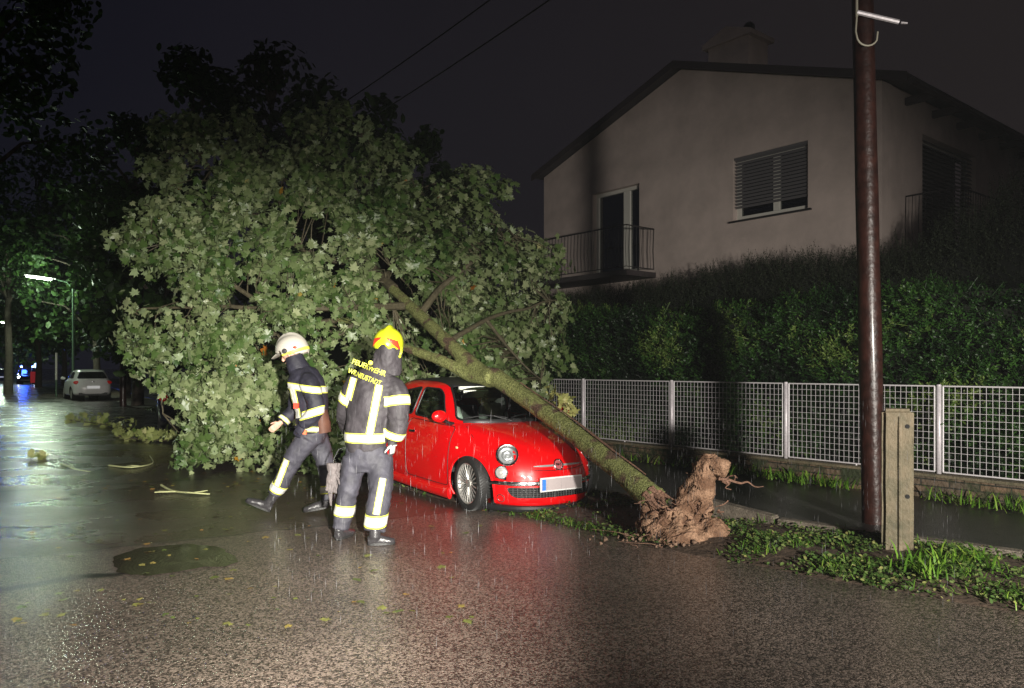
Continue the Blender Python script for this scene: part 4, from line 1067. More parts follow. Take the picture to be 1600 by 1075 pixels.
# ------------------------------------------------------------ fallen maple
def barkmat():
    m = M('mossy_bark', (.2, .2, .1), .7, spec=.4); n = m.node_tree; b = n.nodes['Principled BSDF']
    co = n.nodes.new('ShaderNodeTexCoord').outputs['Object']
    nz = tex(n, 'Noise', co, 5, 8).outputs[0]; nf = tex(n, 'Noise', co, 55, 4).outputs[0]; sp = tex(n, 'Noise', co, 110, 2).outputs[0]
    moss = mixc(n, ramp(n, nf, .35, .65), (.10, .11, .030), (.26, .28, .095))
    moss = mixc(n, ramp(n, sp, .60, .72), moss, (.40, .40, .20))
    bark = mixc(n, ramp(n, nf, .3, .7), (.05, .03, .02), (.16, .10, .065))
    n.links.new(mixc(n, ramp(n, nz, .34, .46), bark, moss), b.inputs['Base Color'])
    bp = n.nodes.new('ShaderNodeBump'); bp.inputs['Distance'].default_value = .02; bp.inputs['Strength'].default_value = .8
    n.links.new(math_(n, 'ADD', nf, math_(n, 'MULTIPLY', sp, .5)), bp.inputs['Height']); n.links.new(bp.outputs[0], b.inputs['Normal']); return m
m_bark = barkmat()
m_branch = M('branch_bark', (.10, .085, .05), .6, vary=.4, vscale=12, bump=.5, bscale=40)
m_broken = M('broken_wood', (.24, .13, .085), .7, vary=.5, vscale=14, bump=1.0, bscale=50)
m_maple = leafmat('maple_leaf', [(0, (.035, .085, .018)), (.3, (.09, .15, .04)), (.6, (.20, .25, .11)), (.955, (.38, .42, .23)), (.975, (.45, .30, .03)), (1, (.42, .08, .02))], .38, back=(.33, .41, .22), spec=.45, transl=.22)
def densify(pts, k=6):
    pts = [Vector(p) for p in pts]; out = []
    for i in range(len(pts)-1):
        a, b, c, d = pts[max(i-1, 0)], pts[i], pts[i+1], pts[min(i+2, len(pts)-1)]
        for j in range(k): out.append(catmull(a, b, c, d, j/k))
    return out+[pts[-1]]
def limb(q, pts, r0, r1, seg=12, wob=.1, k=6, ppow=1.0):
    P2 = densify(pts, k); n = len(P2)
    for i, p in enumerate(P2): p += Vector((noise.noise(p*1.7), noise.noise(p*1.7+Vector((9, 0, 0))), noise.noise(p*1.7+Vector((0, 9, 0)))))*wob*(i/n)
    q.tube(P2, [r0+(r1-r0)*(i/(n-1))**ppow for i in range(n)], seg); return P2
T0 = P(1022, 782, 7.1)
fk = P(752, 583, 9.35)
tm = empty('fallen_maple', (T0.x, T0.y, 0), 0, label='uprooted maple lying across the red car with its leafy crown on the street', cat='tree')
TO = Vector((T0.x, T0.y, 0))
q = MB(); trunk_pts = [T0, P(990, 752, 7.32), P(940, 712, 7.7), P(880, 664, 8.22), P(820, 622, 8.78), P(778, 592, 9.15), fk, P(700, 535, 9.95), P(655, 492, 10.7), P(610, 447, 11.5)]
tr = densify(trunk_pts, 10); rad = []
for i in range(len(tr)):
    f = i/(len(tr)-1); rad.append(.104+.037*math.exp(-f*14)+(.018*math.exp(-((f-.62)/.06)**2))-.035*max(0, f-.62)/.38)
q.tube(tr, rad, 36, cap=True); L1 = [fk+Vector((.12, -.22, -.05)), P(735, 588, 9.4), P(700, 568, 9.62), P(660, 553, 9.95), P(628, 541, 10.25), P(596, 522, 10.7), P(560, 505, 11.2), P(525, 500, 11.5)]
lb_ = densify(L1, 8); q.tube(lb_, [.080-.042*(i/(len(lb_)-1)) for i in range(len(lb_))], 24)
me = remesh(q, .018, 2)
for v in me.vertices:
    v.co += v.normal*(.012*noise.noise(v.co*4)+.007*noise.noise(v.co*14))
    v.co -= TO
link('trunk', me, m_bark, tm, True)
# torn lower end of the trunk
q = MB(); ax = (tr[0]-tr[3]).normalized(); u = ax.orthogonal().normalized(); w = ax.cross(u)
for k in range(46):
    a = random.uniform(0, 6.28); r_ = .135*math.sqrt(random.random()); c = tr[0]+u*math.cos(a)*r_+w*math.sin(a)*r_
    l = random.uniform(.03, .13); d = (ax+Vector((random.uniform(-.4, .4), random.uniform(-.4, .4), random.uniform(-.5, .2)))).normalized()
    q.tube([c-ax*.05, c+d*l*.7, c+d*l*1.5], [(.028, .014), (.018, .008), (.004, .003)], 5)
q.ell(tr[0]+ax*.0, (.12, .12, .05), ax.to_track_quat('Z', 'Y').to_matrix())
q.build('torn_base', m_broken, tm, True, T=lambda p: p-TO)
# bark scar along the upper side of the trunk
q = MB(); nn = 26; 
for i in range(8, 44):
    p = tr[i]; t_ = (tr[i+1]-tr[i-1]).normalized(); upv = (Vector((.25, .15, 1))-t_*Vector((.25, .15, 1)).dot(t_)).normalized(); q.v.append(p+upv*(rad[i]+.012)-t_.cross(upv)*(.012+.03*math.sin((i-8)/36*3.14)*(1+.4*noise.noise(p*9)))); q.v.append(p+upv*(rad[i]+.004)+t_.cross(upv)*.085*math.sin((i-8)/36*3.14)); q.v.append(p+upv*(rad[i]+.020))
for i in range(35):
    a = i*3; q.f.append([a, a+2, a+5, a+3]); q.f.append([a+2, a+1, a+4, a+5])
q.build('bark_scar', m_broken, tm, True, T=lambda p: p-TO)
E0 = tr[-1]; LIMBS = []
def L(pts, r0, r1, **k): LIMBS.append((pts, r0, r1))
L([E0-(tr[-1]-tr[-4])*.5, P(575, 410, 12.1), P(530, 350, 12.6), P(480, 270, 13.0), P(440, 200, 13.3)], .085, .014)
L([P(575, 410, 12.1), P(500, 400, 12.0), P(400, 340, 12.2), P(300, 230, 12.6), P(285, 180, 12.7)], .055, .010)
L([P(640, 478, 10.95), P(540, 480, 11.3), P(420, 484, 11.3), P(300, 478, 11.5), P(200, 490, 11.8)], .06, .012)
L([P(560, 505, 11.2), P(470, 560, 11.0), P(380, 640, 11.0), P(310, 700, 11.3)], .05, .012)
L([P(525, 500, 11.5), P(430, 520, 11.7), P(330, 560, 11.8), P(240, 560, 12.0)], .05, .012)
L([P(420, 484, 11.3), P(340, 430, 11.6), P(250, 380, 12.0), P(190, 360, 12.3)], .04, .010)
L([P(655, 492, 10.7), P(700, 440, 11.2), P(760, 400, 11.6), P(800, 370, 12.0)], .055, .010)
L([P(700, 535, 9.95), P(760, 500, 10.8), P(820, 480, 11.4), P(865, 470, 11.8)], .04, .010)
L([P(600, 440, 11.6), P(640, 360, 12.4), P(660, 300, 12.8), P(700, 285, 13.2)], .05, .010)
L([P(560, 400, 12.2), P(590, 300, 13.0), P(570, 200, 13.6)], .045, .010)
L([P(530, 350, 12.6), P(400, 240, 13.2), P(350, 180, 13.5)], .04, .010)
L([P(760, 500, 10.8), P(800, 550, 11.2), P(840, 590, 11.5)], .03, .008)
L([P(470, 560, 11.0), P(500, 620, 10.9), P(480, 690, 11.2)], .035, .01)
L([P(330, 560, 11.8), P(260, 610, 11.8), P(250, 650, 11.8)], .03, .008)
q = MB(); sk = []
for pts, r0, r1 in LIMBS:
    pp = limb(q, pts, r0, r1, 9, .12); sk += pp[2:]
q.build('limbs', m_branch, tm, True, T=lambda p: p-TO)
# leaf clusters fill a real volume lying on the street
OUT = [(165, 372), (196, 322), (245, 280), (262, 215), (252, 180), (285, 150), (330, 168), (372, 195), (400, 235), (440, 205), (475, 172), (520, 165), (560, 178), (590, 200), (625, 235), (660, 262), (690, 285), (720, 270), (752, 268), (778, 300), (770, 345), (800, 358), (830, 365), (852, 395), (878, 440), (888, 480), (880, 530), (868, 580), (856, 612), (800, 605), (700, 602), (640, 640), (600, 690), (560, 715), (500, 722), (470, 728), (420, 712), (390, 722), (345, 728), (318, 712), (300, 738), (278, 725), (285, 690), (262, 640), (240, 600), (205, 560), (178, 500), (190, 470), (228, 430), (196, 395)]
def inside(x, y, poly):
    c = False; n = len(poly); j = n-1
    for i in range(n):
        xi, yi = poly[i]; xj, yj = poly[j]
        if (yi > y) != (yj > y) and x < (xj-xi)*(y-yi)/(yj-yi)+xi: c = not c
        j = i
    return c
def edge_d(x, y, poly):
    p = Vector((x, y)); m = 1e9
    for i in range(len(poly)):
        a, b = Vector(poly[i-1]), Vector(poly[i]); t = max(0, min(1, (p-a).dot(b-a)/max((b-a).length_squared, 1e-6))); m = min(m, (p-a.lerp(b, t)).length)
    return m

CO = Vector((.53, 8.14)); cx_ = Vector((-.545, .839)); cy_ = Vector((-.839, -.545))
def in_car(p):
    r = Vector((p.x, p.y))-CO; a, b = r.dot(cx_), r.dot(cy_)
    return -.3 < a < 3.75 and abs(b) < 1.0 and p.z < (1.62 if a > 1.2 else 1.2)
rnd = random.Random(3); clusters = []
tries = 0
while len(clusters) < 1550 and tries < 60000:
    tries += 1; px, py = rnd.uniform(160, 892), rnd.uniform(148, 742)
    wx, wy = px+62*noise.noise(Vector((px/34, py/34, 4))), py+62*noise.noise(Vector((px/40, py/40, 9)))
    if not inside(wx, wy, OUT): continue
    d = edge_d(wx, wy, OUT); rho = min(1, d/150)
    hole = noise.noise(Vector((px/58, py/58, 1.3)))
    hole2 = noise.noise(Vector((px/24, py/24, 8.3)))
    if ((hole < -.14 and rnd.random() < .85) or (hole2 < -.16 and rnd.random() < .85)) and (px < 690 or rnd.random() < .35): continue
    front = rnd.random() < .68; th = 1.25*math.sqrt(1-(1-rho)**2)
    Yc = 12.5+.0008*(px-500)+(py < 400)*(400-py)*.0028-.0016*max(0, py-480)
    Yc -= .9*math.exp(-((px-470)/230)**2-((py-620)/120)**2)
    Yv = Yc-th*rnd.uniform(.75, 1.1) if front else Yc+th*rnd.uniform(-.6, .9)
    if py > 660: Yv = min(Yv, FPX*(CH-.10)/(py-HZ))
    p = P(px, py, Yv)
    if p.z < .10 or in_car(p): continue
    # keep the bare trunk and big lower limb visible from the road
    clear = False
    for a, b, w_ in (((1018, 778), (700, 535), 36), ((700, 535), (622, 462), 22), ((735, 588), (628, 541), 20)):
        a, b = Vector(a), Vector(b); pp = Vector((px, py)); t = max(0, min(1, (pp-a).dot(b-a)/(b-a).length_squared))
        if (pp-a.lerp(b, t)).length < w_+10 and Yv < 9.3+(1-t)*0+(2.2 if px < 720 else 1.4): clear = True
    if clear: Yv = 12.0+rnd.random()*1.0; p = P(px, py, Yv)
    clusters.append(p)
twg = MB()
skv = np.array([tuple(s) for s in sk])
for i, p in enumerate(clusters):
    j = int(np.argmin(((skv-np.array(tuple(p)))**2).sum(1))); s = Vector(skv[j])
    if (s-p).length > 1.9 or i % 2: continue
    m_ = s.lerp(p, .5)+Vector((rnd.uniform(-.1, .1), rnd.uniform(-.1, .1), rnd.uniform(-.05, .12))); twg.tube([s, m_, p], [.012, .008, .004], 5)
twg.build('twigs', m_branch, tm, False, T=lambda p: p-TO)
# maple leaf: five pointed lobes folded a little along the midrib
LO = [(0, 0), (.14, -.06), (.40, -.10), (.30, .08), (.56, .22), (.36, .30), (.50, .62), (.24, .52), (.16, .70), (0, 1.0)]
outl = LO+[(-x, y) for x, y in LO[::-1] if x > 0]
mv = [(0, .28, .0)]+[(x, y, -.10*abs(x)-.10*max(0, y-.5)+.04*math.sin(7*x+5*y)) for x, y in outl]
mf = [(0, 1+i, 1+(i+1) % len(outl)) for i in range(len(outl))]
def leaves_at(name, clusters, per, spread, size, parent=None, off_=Vector((0, 0, 0)), mat=None, outward=None, **k):
    pos = []; dirs = []
    for c in clusters:
        n = max(1, int(per*rnd.uniform(.6, 1.4)))
        for _ in range(n):
            d = Vector((rnd.gauss(0, 1), rnd.gauss(0, 1), rnd.gauss(0, 1))); d = d.normalized()*spread*rnd.uniform(.35, 1); dirs.append(tuple(d/spread))
            q_ = c+d
            if q_.z < .02: q_.z = .02+rnd.random()*.04
            pos.append(tuple(q_-off_))
    pos = np.array(pos); n = len(pos)
    b = pos+np.array(tuple(off_))-np.array([-1.8, 13.5, 1.6]) if outward is None else np.tile(np.array(outward), (n, 1))
    b = b/np.linalg.norm(b, axis=1)[:, None]*.5+np.array([.1, -.25, .25])+np.array(dirs)*.8
    clump = np.array([noise.noise(Vector(p)*1.4) for p in pos])
    return bake(name, mv, mf, pos, randrot(n, b, 1.0), RNG.uniform(.5, 1.4, n)*size, mat or m_maple, parent, tint=np.clip(np.where(RNG.random(n) > .996, RNG.uniform(.96, 1, n), np.clip(.48+.35*clump+RNG.normal(0, .17, n), 0, .93)), 0, 1), **k)
leaves_at('foliage', clusters, 18, .23, .108, tm, TO)
# a few yellow-green leaves on a shoot behind the trunk over the bonnet
leaves_at('foliage', [P(872, 622, 9.4), P(855, 612, 9.5), P(885, 634, 9.3), P(888, 636, 8.8), P(896, 642, 8.75), P(880, 630, 8.9)], 10, .10, .085, tm, TO, mat=leafmat('pale_leaf', [(0, (.30, .34, .10)), (1, (.55, .50, .20))], .4))

# root stock torn out of the verge
def clod(q, c, r, Mx=None, seg=26, rings=18): q.ell(c, r, Mx, seg, rings)
rc = Vector((1.95, 7.05, 0)); q = MB()
for px, py, Y_, rx, ry, rz_ in ((1065, 838, 6.85, .32, .24, .13), (1022, 822, 6.95, .17, .17, .13), (1112, 834, 6.85, .16, .16, .14), (1060, 815, 6.95, .20, .16, .16), (1078, 795, 6.98, .13, .12, .17), (1012, 808, 7.05, .085, .10, .12), (1092, 772, 7.0, .10, .09, .18)):
    p = P(px, py, Y_); clod(q, p, (rx, ry, rz_))
root_pts = [P(1085, 800, 7.0), P(1092, 770, 7.0), P(1100, 742, 6.98), P(1106, 728, 6.95), P(1120, 728, 6.9), P(1136, 734, 6.86)]
q.tube(densify(root_pts, 6), [(.15-.085*(i/30)) for i in range(31)], 14)
q.tube(densify([P(1062, 815, 7.0), P(1070, 780, 7.02), P(1085, 745, 7.0), P(1098, 722, 6.98)], 6), [(.10-.05*(i/18)) for i in range(19)], 14)
q.tube([P(1104, 730, 6.96), P(1100, 716, 6.97)], [.05, .03], 10); q.tube([P(1120, 730, 6.92), P(1122, 718, 6.9)], [.03, .02], 8)
me = remesh(q, .012, 1)
for v in me.vertices:
    c = v.co; low = min(1, max(0, (.62-c.z)/.25))
    rdg = 1-abs(noise.noise(c*7))*2; a = .030*rdg*low+.022*noise.noise(c*13)*(.5+low)+.010*noise.noise(c*38)*(.5+low)+(1-low)*(.035*(.5-abs(noise.noise(Vector((c.x*9, c.y*9, c.z*3.5)))*2))+.012*noise.noise(c*26))
    v.co = c+v.normal*(a-.02*low); v.co -= rc
rs = empty('root_stock', tuple(rc), 0, label='torn brown root stock standing in a mound of earth beside the trunk', cat='tree roots')
def rootmat():
    m = M('root_and_earth', (.3, .2, .14), .75); n = m.node_tree; b = n.nodes['Principled BSDF']; co = n.nodes.new('ShaderNodeTexCoord').outputs['Object']
    nz = tex(n, 'Noise', co, 9, 8).outputs[0]; nf = tex(n, 'Noise', co, 60, 5).outputs[0]
    c = mixc(n, ramp(n, nz, .35, .65), (.17, .085, .045), (.42, .25, .155)); c = mixc(n, ramp(n, nf, .45, .75, 0, .6), c, (.05, .03, .02)); n.links.new(c, b.inputs['Base Color'])
    bp = n.nodes.new('ShaderNodeBump'); bp.inputs['Distance'].default_value = .02; n.links.new(math_(n, 'ADD', nf, nz), bp.inputs['Height']); n.links.new(bp.outputs[0], b.inputs['Normal']); return m
link('earth', me, rootmat(), rs, True)
q = MB()
def rootlet(a, b, r, n=7, wob=.05):
    a, b = Vector(a), Vector(b); pts = []
    for k in range(n): t = k/(n-1); pts.append(a.lerp(b, t)+Vector((rnd.uniform(-wob, wob), rnd.uniform(-wob, wob), rnd.uniform(-wob, wob)))*math.sin(math.pi*t))
    q.tube(densify(pts, 3), [r*(1-.75*i/(3*(n-1))) for i in range(3*(n-1)+1)], 6)
rootlet(P(1122, 748, 6.98), P(1193, 760, 7.05), .016, wob=.03); rootlet(P(1135, 750, 7.0), P(1140, 765, 7.0), .010); rootlet(P(1128, 752, 6.98), P(1152, 748, 7.0), .010)
for k in range(34):
    a = P(rnd.uniform(1010, 1145), rnd.uniform(775, 845), 6.75+rnd.uniform(0, .2)); b = a+Vector((rnd.uniform(-.28, .28), rnd.uniform(-.15, .05), rnd.uniform(-.25, .02))); b.z = max(b.z, .03)
    rootlet(a, b, rnd.uniform(.004, .010), 5, .03)
for k in range(9):
    a = P(rnd.uniform(990, 1060), rnd.uniform(835, 860), 6.6); rootlet(a, a+Vector((rnd.uniform(-.4, .4), rnd.uniform(-.1, .1), rnd.uniform(-.02, .10))), .004, 5, .03)
q.build('rootlets', m_broken, rs, True, T=lambda p: p-rc)
# crumbs of earth round the mound
ip = bmesh.new(); bmesh.ops.create_icosphere(ip, subdivisions=2, radius=1); iv = [tuple(v.co*(1+1.1*noise.noise(v.co*2.6+Vector((3, 1, 2))))) for v in ip.verts]; if_ = [tuple(v.index for v in f.verts) for f in ip.faces]; ip.free()
N = 520; cp_ = []
for k in range(N):
    p = Vector((1.72+rnd.gauss(0, .33), 6.86+rnd.gauss(0, .13), .02+rnd.random()*.03)); cp_.append(tuple(p))
bake('loose_earth', iv, if_, np.array(cp_), randrot(N), RNG.uniform(.03, .115, N)**1.7, M('crumbs', (.24, .15, .10), .85, vary=.4, vscale=12), kind='stuff', label='crumbs of brown earth scattered round the torn roots', cat='soil')

# ------------------------------------------------------------ verge plants
m_clover = leafmat('verge_leaf', [(0, (.03, .07, .012)), (.5, (.065, .12, .026)), (.9, (.16, .21, .065)), (1, (.30, .28, .10))], .4, transl=.2)
m_blade = leafmat('grass_blade', [(0, (.06, .15, .015)), (.6, (.14, .30, .03)), (1, (.28, .42, .06))], .4, transl=.3)
cv = [(0, 0, 0), (.30, .40, .06), (.26, .82, .02), (0, 1, -.08), (-.26, .82, .02), (-.30, .40, .06)]; cf = [(0, 1, 2, 3), (0, 3, 4, 5)]
def scatter(n, smin, smax, dens):
    out = []
    while len(out) < n:
        s = rnd.uniform(smin, smax); o = rnd.uniform(-.05, 1.45); p = off(s, o)
        w_ = (.50+1.5*noise.noise(Vector((p.x*2.2, p.y*2.2, 7))))*(1.15 if o < .75 else .55)
        r = (Vector((p.x, p.y))-CO); a, b = r.dot(cx_), r.dot(cy_)
        if .0 < a < 3.6 and abs(b) < .8: w_ *= .12
        if (p-Vector((1.72, 6.85))).length < .42: w_ *= .18
        if (p-Vector((1.1, 7.7))).length < .45: w_ *= .2
        if rnd.random() < w_: out.append((p.x, p.y, vz(s, max(o, 0))+rnd.random()*.045+.004))
    return np.array(out)
ps = scatter(15000, 2.3, 12, 1); n = len(ps)
bake('grass', cv, cf, ps, randrot(n, np.array([0, -.25, 1.]), 1.6), RNG.uniform(.018, .042, n), m_clover, kind='stuff', label='low clover and weeds covering the verge', cat='ground cover')
ps = scatter(4500, 11, 34, 1); n = len(ps)
bake('grass', cv, cf, ps, randrot(n, np.array([0, -.25, 1.]), 1.4), RNG.uniform(.04, .09, n), m_clover, kind='stuff', label='weeds along the kerb farther up the street', cat='ground cover')
# taller tufts: blades fanning out
blv = [(-.045, 0, 0), (.045, 0, 0), (.04, .03, .4), (-.04, .03, .4), (.028, .14, .75), (-.028, .14, .75), (0, .36, 1.0)]; blf = [(0, 1, 2, 3), (3, 2, 4, 5), (5, 4, 6)]
def tuft(name, spots, h, lb, n=26, wide=.10, kind='stuff'):
    pos = []; rot = []; sc = []
    for c, k_ in spots:
        for _ in range(int(n*k_)):
            a = rnd.uniform(0, 6.28); lean = rnd.uniform(.1, 1.1); Rm = Matrix.Rotation(a, 3, 'Z') @ Matrix.Rotation(-lean, 3, 'X')
            pos.append((c[0]+rnd.gauss(0, wide), c[1]+rnd.gauss(0, wide), c[2]+.01)); rot.append(np.array(Rm)); sc.append(h*rnd.uniform(.5, 1.15))
    bake(name, blv, blf, np.array(pos), np.array(rot), np.array(sc), m_blade, kind=kind, label=lb, cat='grass')
tuft('grass_tuft', [(G(1422, 890, .06), 1.2), (G(1440, 896, .06), .9), (G(1455, 905, .06), .5)], .20, 'bright green grass tuft at the foot of the concrete post', 34, .05)
tuft('grass_tuft', [(G(1490, 885, .06), 1), (G(1515, 882, .06), 1), (G(1465, 892, .06), .6), (G(1545, 895, .06), .5)], .19, 'bright green grass tuft right of the concrete post', 34, .07)
def fl(t, o, z=.10): p = F0+F*t+NRM*o; return (p.x, p.y, z)
tuft('grass_tuft', [(fl(t, -.20-.12*random.random()), 1) for t in np.arange(.9, 2.6, .13)], .20, 'long grass at the foot of the wall left of the utility pole', 22, .07)
tuft('grass_tuft', [(fl(t, -.22-.14*random.random()), 1) for t in np.arange(-2.2, -.0, .15)], .19, 'long grass at the foot of the wall right of the utility pole', 20, .08)
tuft('grass_tuft', [(fl(t, -.16-.1*random.random()), .8) for t in np.arange(3.2, 6.5, .28)], .22, 'sparse grass at the foot of the wall behind the roots', 16, .08)
tuft('grass_tuft', [(tuple(G(px, py)), .8) for px, py in ((800, 803), (830, 806), (862, 812), (890, 822), (915, 828), (945, 838), (780, 800), (845, 812))], .10, 'short grass at the kerb in front of the car bumper', 26, .05)

vs_ = []
while len(vs_) < 150:
    s = rnd.uniform(2.4, 8.5); o = rnd.uniform(.0, 1.4); p = off(s, o)
    if (p-Vector((1.72, 6.9))).length > .45 and noise.noise(Vector((p.x*2.2, p.y*2.2, 7))) > -.15: vs_.append(((p.x, p.y, vz(s, o)), rnd.uniform(.3, 1)))
tuft('grass_tuft', vs_, .085, 'short wet grass growing through the clover of the verge', 16, .06)
# ------------------------------------------------------------ debris on the road
m_litter = leafmat('broken_branch_leaf', [(0, (.12, .18, .04)), (.6, (.40, .44, .16)), (1, (.60, .58, .28))], .35)
def branch(name, pts, r, lb, leaves=0, lsz=.09, spread=.10, twigs=3, mat=m_branch):
    pts = [Vector(p) for p in pts]; c = pts[0].copy(); c.z = 0; b = empty(name, tuple(c), 0, label=lb, cat='branch', group='broken branches on the road')
    q = MB(); pp = densify(pts, 5); q.tube(pp, [r*(1-.6*i/len(pp)) for i in range(len(pp))], 7)
    for k in range(twigs):
        a = pp[rnd.randrange(2, len(pp)-1)]; q.tube([a, a+Vector((rnd.uniform(-.2, .2), rnd.uniform(-.25, .25), .02)), a+Vector((rnd.uniform(-.3, .3), rnd.uniform(-.35, .35), .0))], [r*.5, r*.4, r*.2], 5)
    q.build('wood', mat, b, True, T=lambda p: p-c)
    if leaves: leaves_at('leaves', [p+Vector((0, 0, .08)) for p in pp[::2]], leaves+3, spread, lsz, b, c, mat=m_litter, outward=(0, -.9, .7))
m_green = M('green_twig', (.50, .52, .26), .5, vary=.3, vscale=12)
branch('fallen_branch', [G(252, 758, .03), G(270, 767, .02), G(300, 770, .04), G(328, 772, .02)], .016, 'pale bare branch lying on the road left of the walking firefighter', mat=m_green)
branch('fallen_branch', [G(170, 727, .02), G(205, 730, .03), G(238, 724, .02), G(234, 712, .06)], .014, 'curved bare twig on the road behind the pale branch', mat=m_green, twigs=1)
branch('fallen_branch', [G(95, 725, .02), G(118, 733, .03), G(142, 737, .02)], .012, 'small twig at the left on the wet road', twigs=1, mat=m_green)
branch('fallen_branch', [G(110, 657, .05), G(140, 660, .06), G(170, 664, .06), G(205, 668, .05)], .02, 'leafy branch lying across the lane left of the black car', 9, .13, .22)
branch('fallen_branch', [G(190, 682, .04), G(215, 686, .05), G(250, 688, .05), G(285, 690, .05)], .02, 'leafy branch lying below the left side of the crown', 10, .13, .20)
branch('fallen_branch', [G(48, 719, .0), G(60, 718, .0), G(70, 717, .0)], .01, 'small leafy sprig on the wet road at the left', 1, .09, .05, 1)
LP = []
for k in range(260):
    py = 600+rnd.random()**1.3*380; px = rnd.uniform(-40, 760); p = G(px, py, .012)
    LP.append(tuple(p))
for k in range(90): LP.append(tuple(G(rnd.uniform(200, 480), rnd.uniform(735, 770), .012)))
LP = np.array(LP); bake('leaf_litter', mv, mf, LP, randrot(len(LP), np.array([0, 0, 1.]), 6), RNG.uniform(.025, .075, len(LP)), leafmat('litter', [(0, (.08, .12, .03)), (.6, (.20, .20, .06)), (1, (.40, .22, .06))], .4), kind='stuff', label='torn leaves scattered over the wet road', cat='leaf litter')
# ------------------------------------------------------------ firefighters
def cloth(name, col):
    m = M(name, col, .62, spec=.45); n = m.node_tree; b = n.nodes['Principled BSDF']; co = n.nodes.new('ShaderNodeTexCoord').outputs['Object']
    nz = tex(n, 'Noise', co, 7, 5).outputs[0]; wv = tex(n, 'Noise', co, 420, 2).outputs[0]
    n.links.new(mixc(n, ramp(n, nz, .35, .65), tuple(c*.72 for c in col), tuple(c*1.2 for c in col)), b.inputs['Base Color'])
    bp = n.nodes.new('ShaderNodeBump'); bp.inputs['Distance'].default_value = .015; bp.inputs['Strength'].default_value = .7
    n.links.new(math_(n, 'ADD', tex(n, 'Noise', co, 16, 4).outputs[0], math_(n, 'MULTIPLY', wv, .12)), bp.inputs['Height']); n.links.new(bp.outputs[0], b.inputs['Normal']); return m
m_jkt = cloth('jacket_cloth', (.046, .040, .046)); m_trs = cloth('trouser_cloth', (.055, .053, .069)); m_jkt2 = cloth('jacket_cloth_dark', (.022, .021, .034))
m_silver = M('reflective_silver', (.58, .58, .54), .4, spec=.5, vary=.06, vscale=20, emit=None)
m_yel = M('reflective_yellow', (.78, .80, .10), .5)
m_boot = M('boot_leather', (.035, .033, .036), .35, coat=.4, vary=.3, vscale=20, bump=.3, bscale=40)
m_skin = M('skin', (.52, .30, .22), .5)
m_hy = M('helmet_lime', (.60, .66, .02), .35, coat=.6)
m_hw = M('helmet_white', (.50, .47, .41), .35, coat=.5)
m_redref = M('reflective_red', (.85, .05, .02), .4)
m_glove = M('glove_leather', (.13, .11, .11), .7, vary=.35, vscale=25, bump=.4, bscale=50)

def bands(src, planes, flt=None, off=.004):
    """a strip of the garment's surface between planes (co, outward normal), lifted off it"""
    bm = bmesh.new(); bm.from_mesh(src); bm.normal_update()
    for co, no in planes:
        bmesh.ops.bisect_plane(bm, geom=list(bm.verts)+list(bm.edges)+list(bm.faces), plane_co=co, plane_no=no, clear_outer=True)
    bm.normal_update()
    if flt: bmesh.ops.delete(bm, geom=[f for f in bm.faces if not flt(f.calc_center_median(), f.normal)], context='FACES')
    for v in bm.verts: v.co += v.normal*off
    me = bpy.data.meshes.new('band'); bm.to_mesh(me); bm.free()
    if len(me.polygons) == 0: return me
    return evaluated(me, [('SOLIDIFY', dict(thickness=.004, offset=-1))])
def ringband(name, src, c, ax, h, parent, near=None, edge=.28, flt=None):
    """yellow tape with a silver middle round a limb at c, across the axis ax"""
    ax = Vector(ax).normalized(); c = Vector(c)
    f = (lambda q, n: (near is None or (q-c).length < near) and (flt is None or flt(q, n)))
    y = bands(src, [(c+ax*h/2, ax), (c-ax*h/2, -ax)], f, .003)
    if not len(y.polygons): return None
    o = link(name, y, m_yel, parent)
    s = bands(src, [(c+ax*h/2*(1-edge), ax), (c-ax*h/2*(1-edge), -ax)], f, .0055)
    link('silver_tape', s, m_silver, o); return o
def stripe(name, src, a, b, view, w, parent, flt=None, edge=.30):
    """tape along the line a-b as seen along 'view'"""
    a, b, view = Vector(a), Vector(b), Vector(view).normalized(); d = (b-a).normalized(); s = d.cross(view).normalized()
    def pl(w_): return [(a+s*w_/2, s), (a-s*w_/2, -s), (a, -d), (b, d)]
    f = lambda q, n: n.dot(view) < -.15 and (flt is None or flt(q, n))
    y = bands(src, pl(w), f, .0035)
    if not len(y.polygons): return None
    o = link(name, y, m_yel, parent); link('silver_tape', bands(src, pl(w*(1-edge)), f, .006), m_silver, o); return o

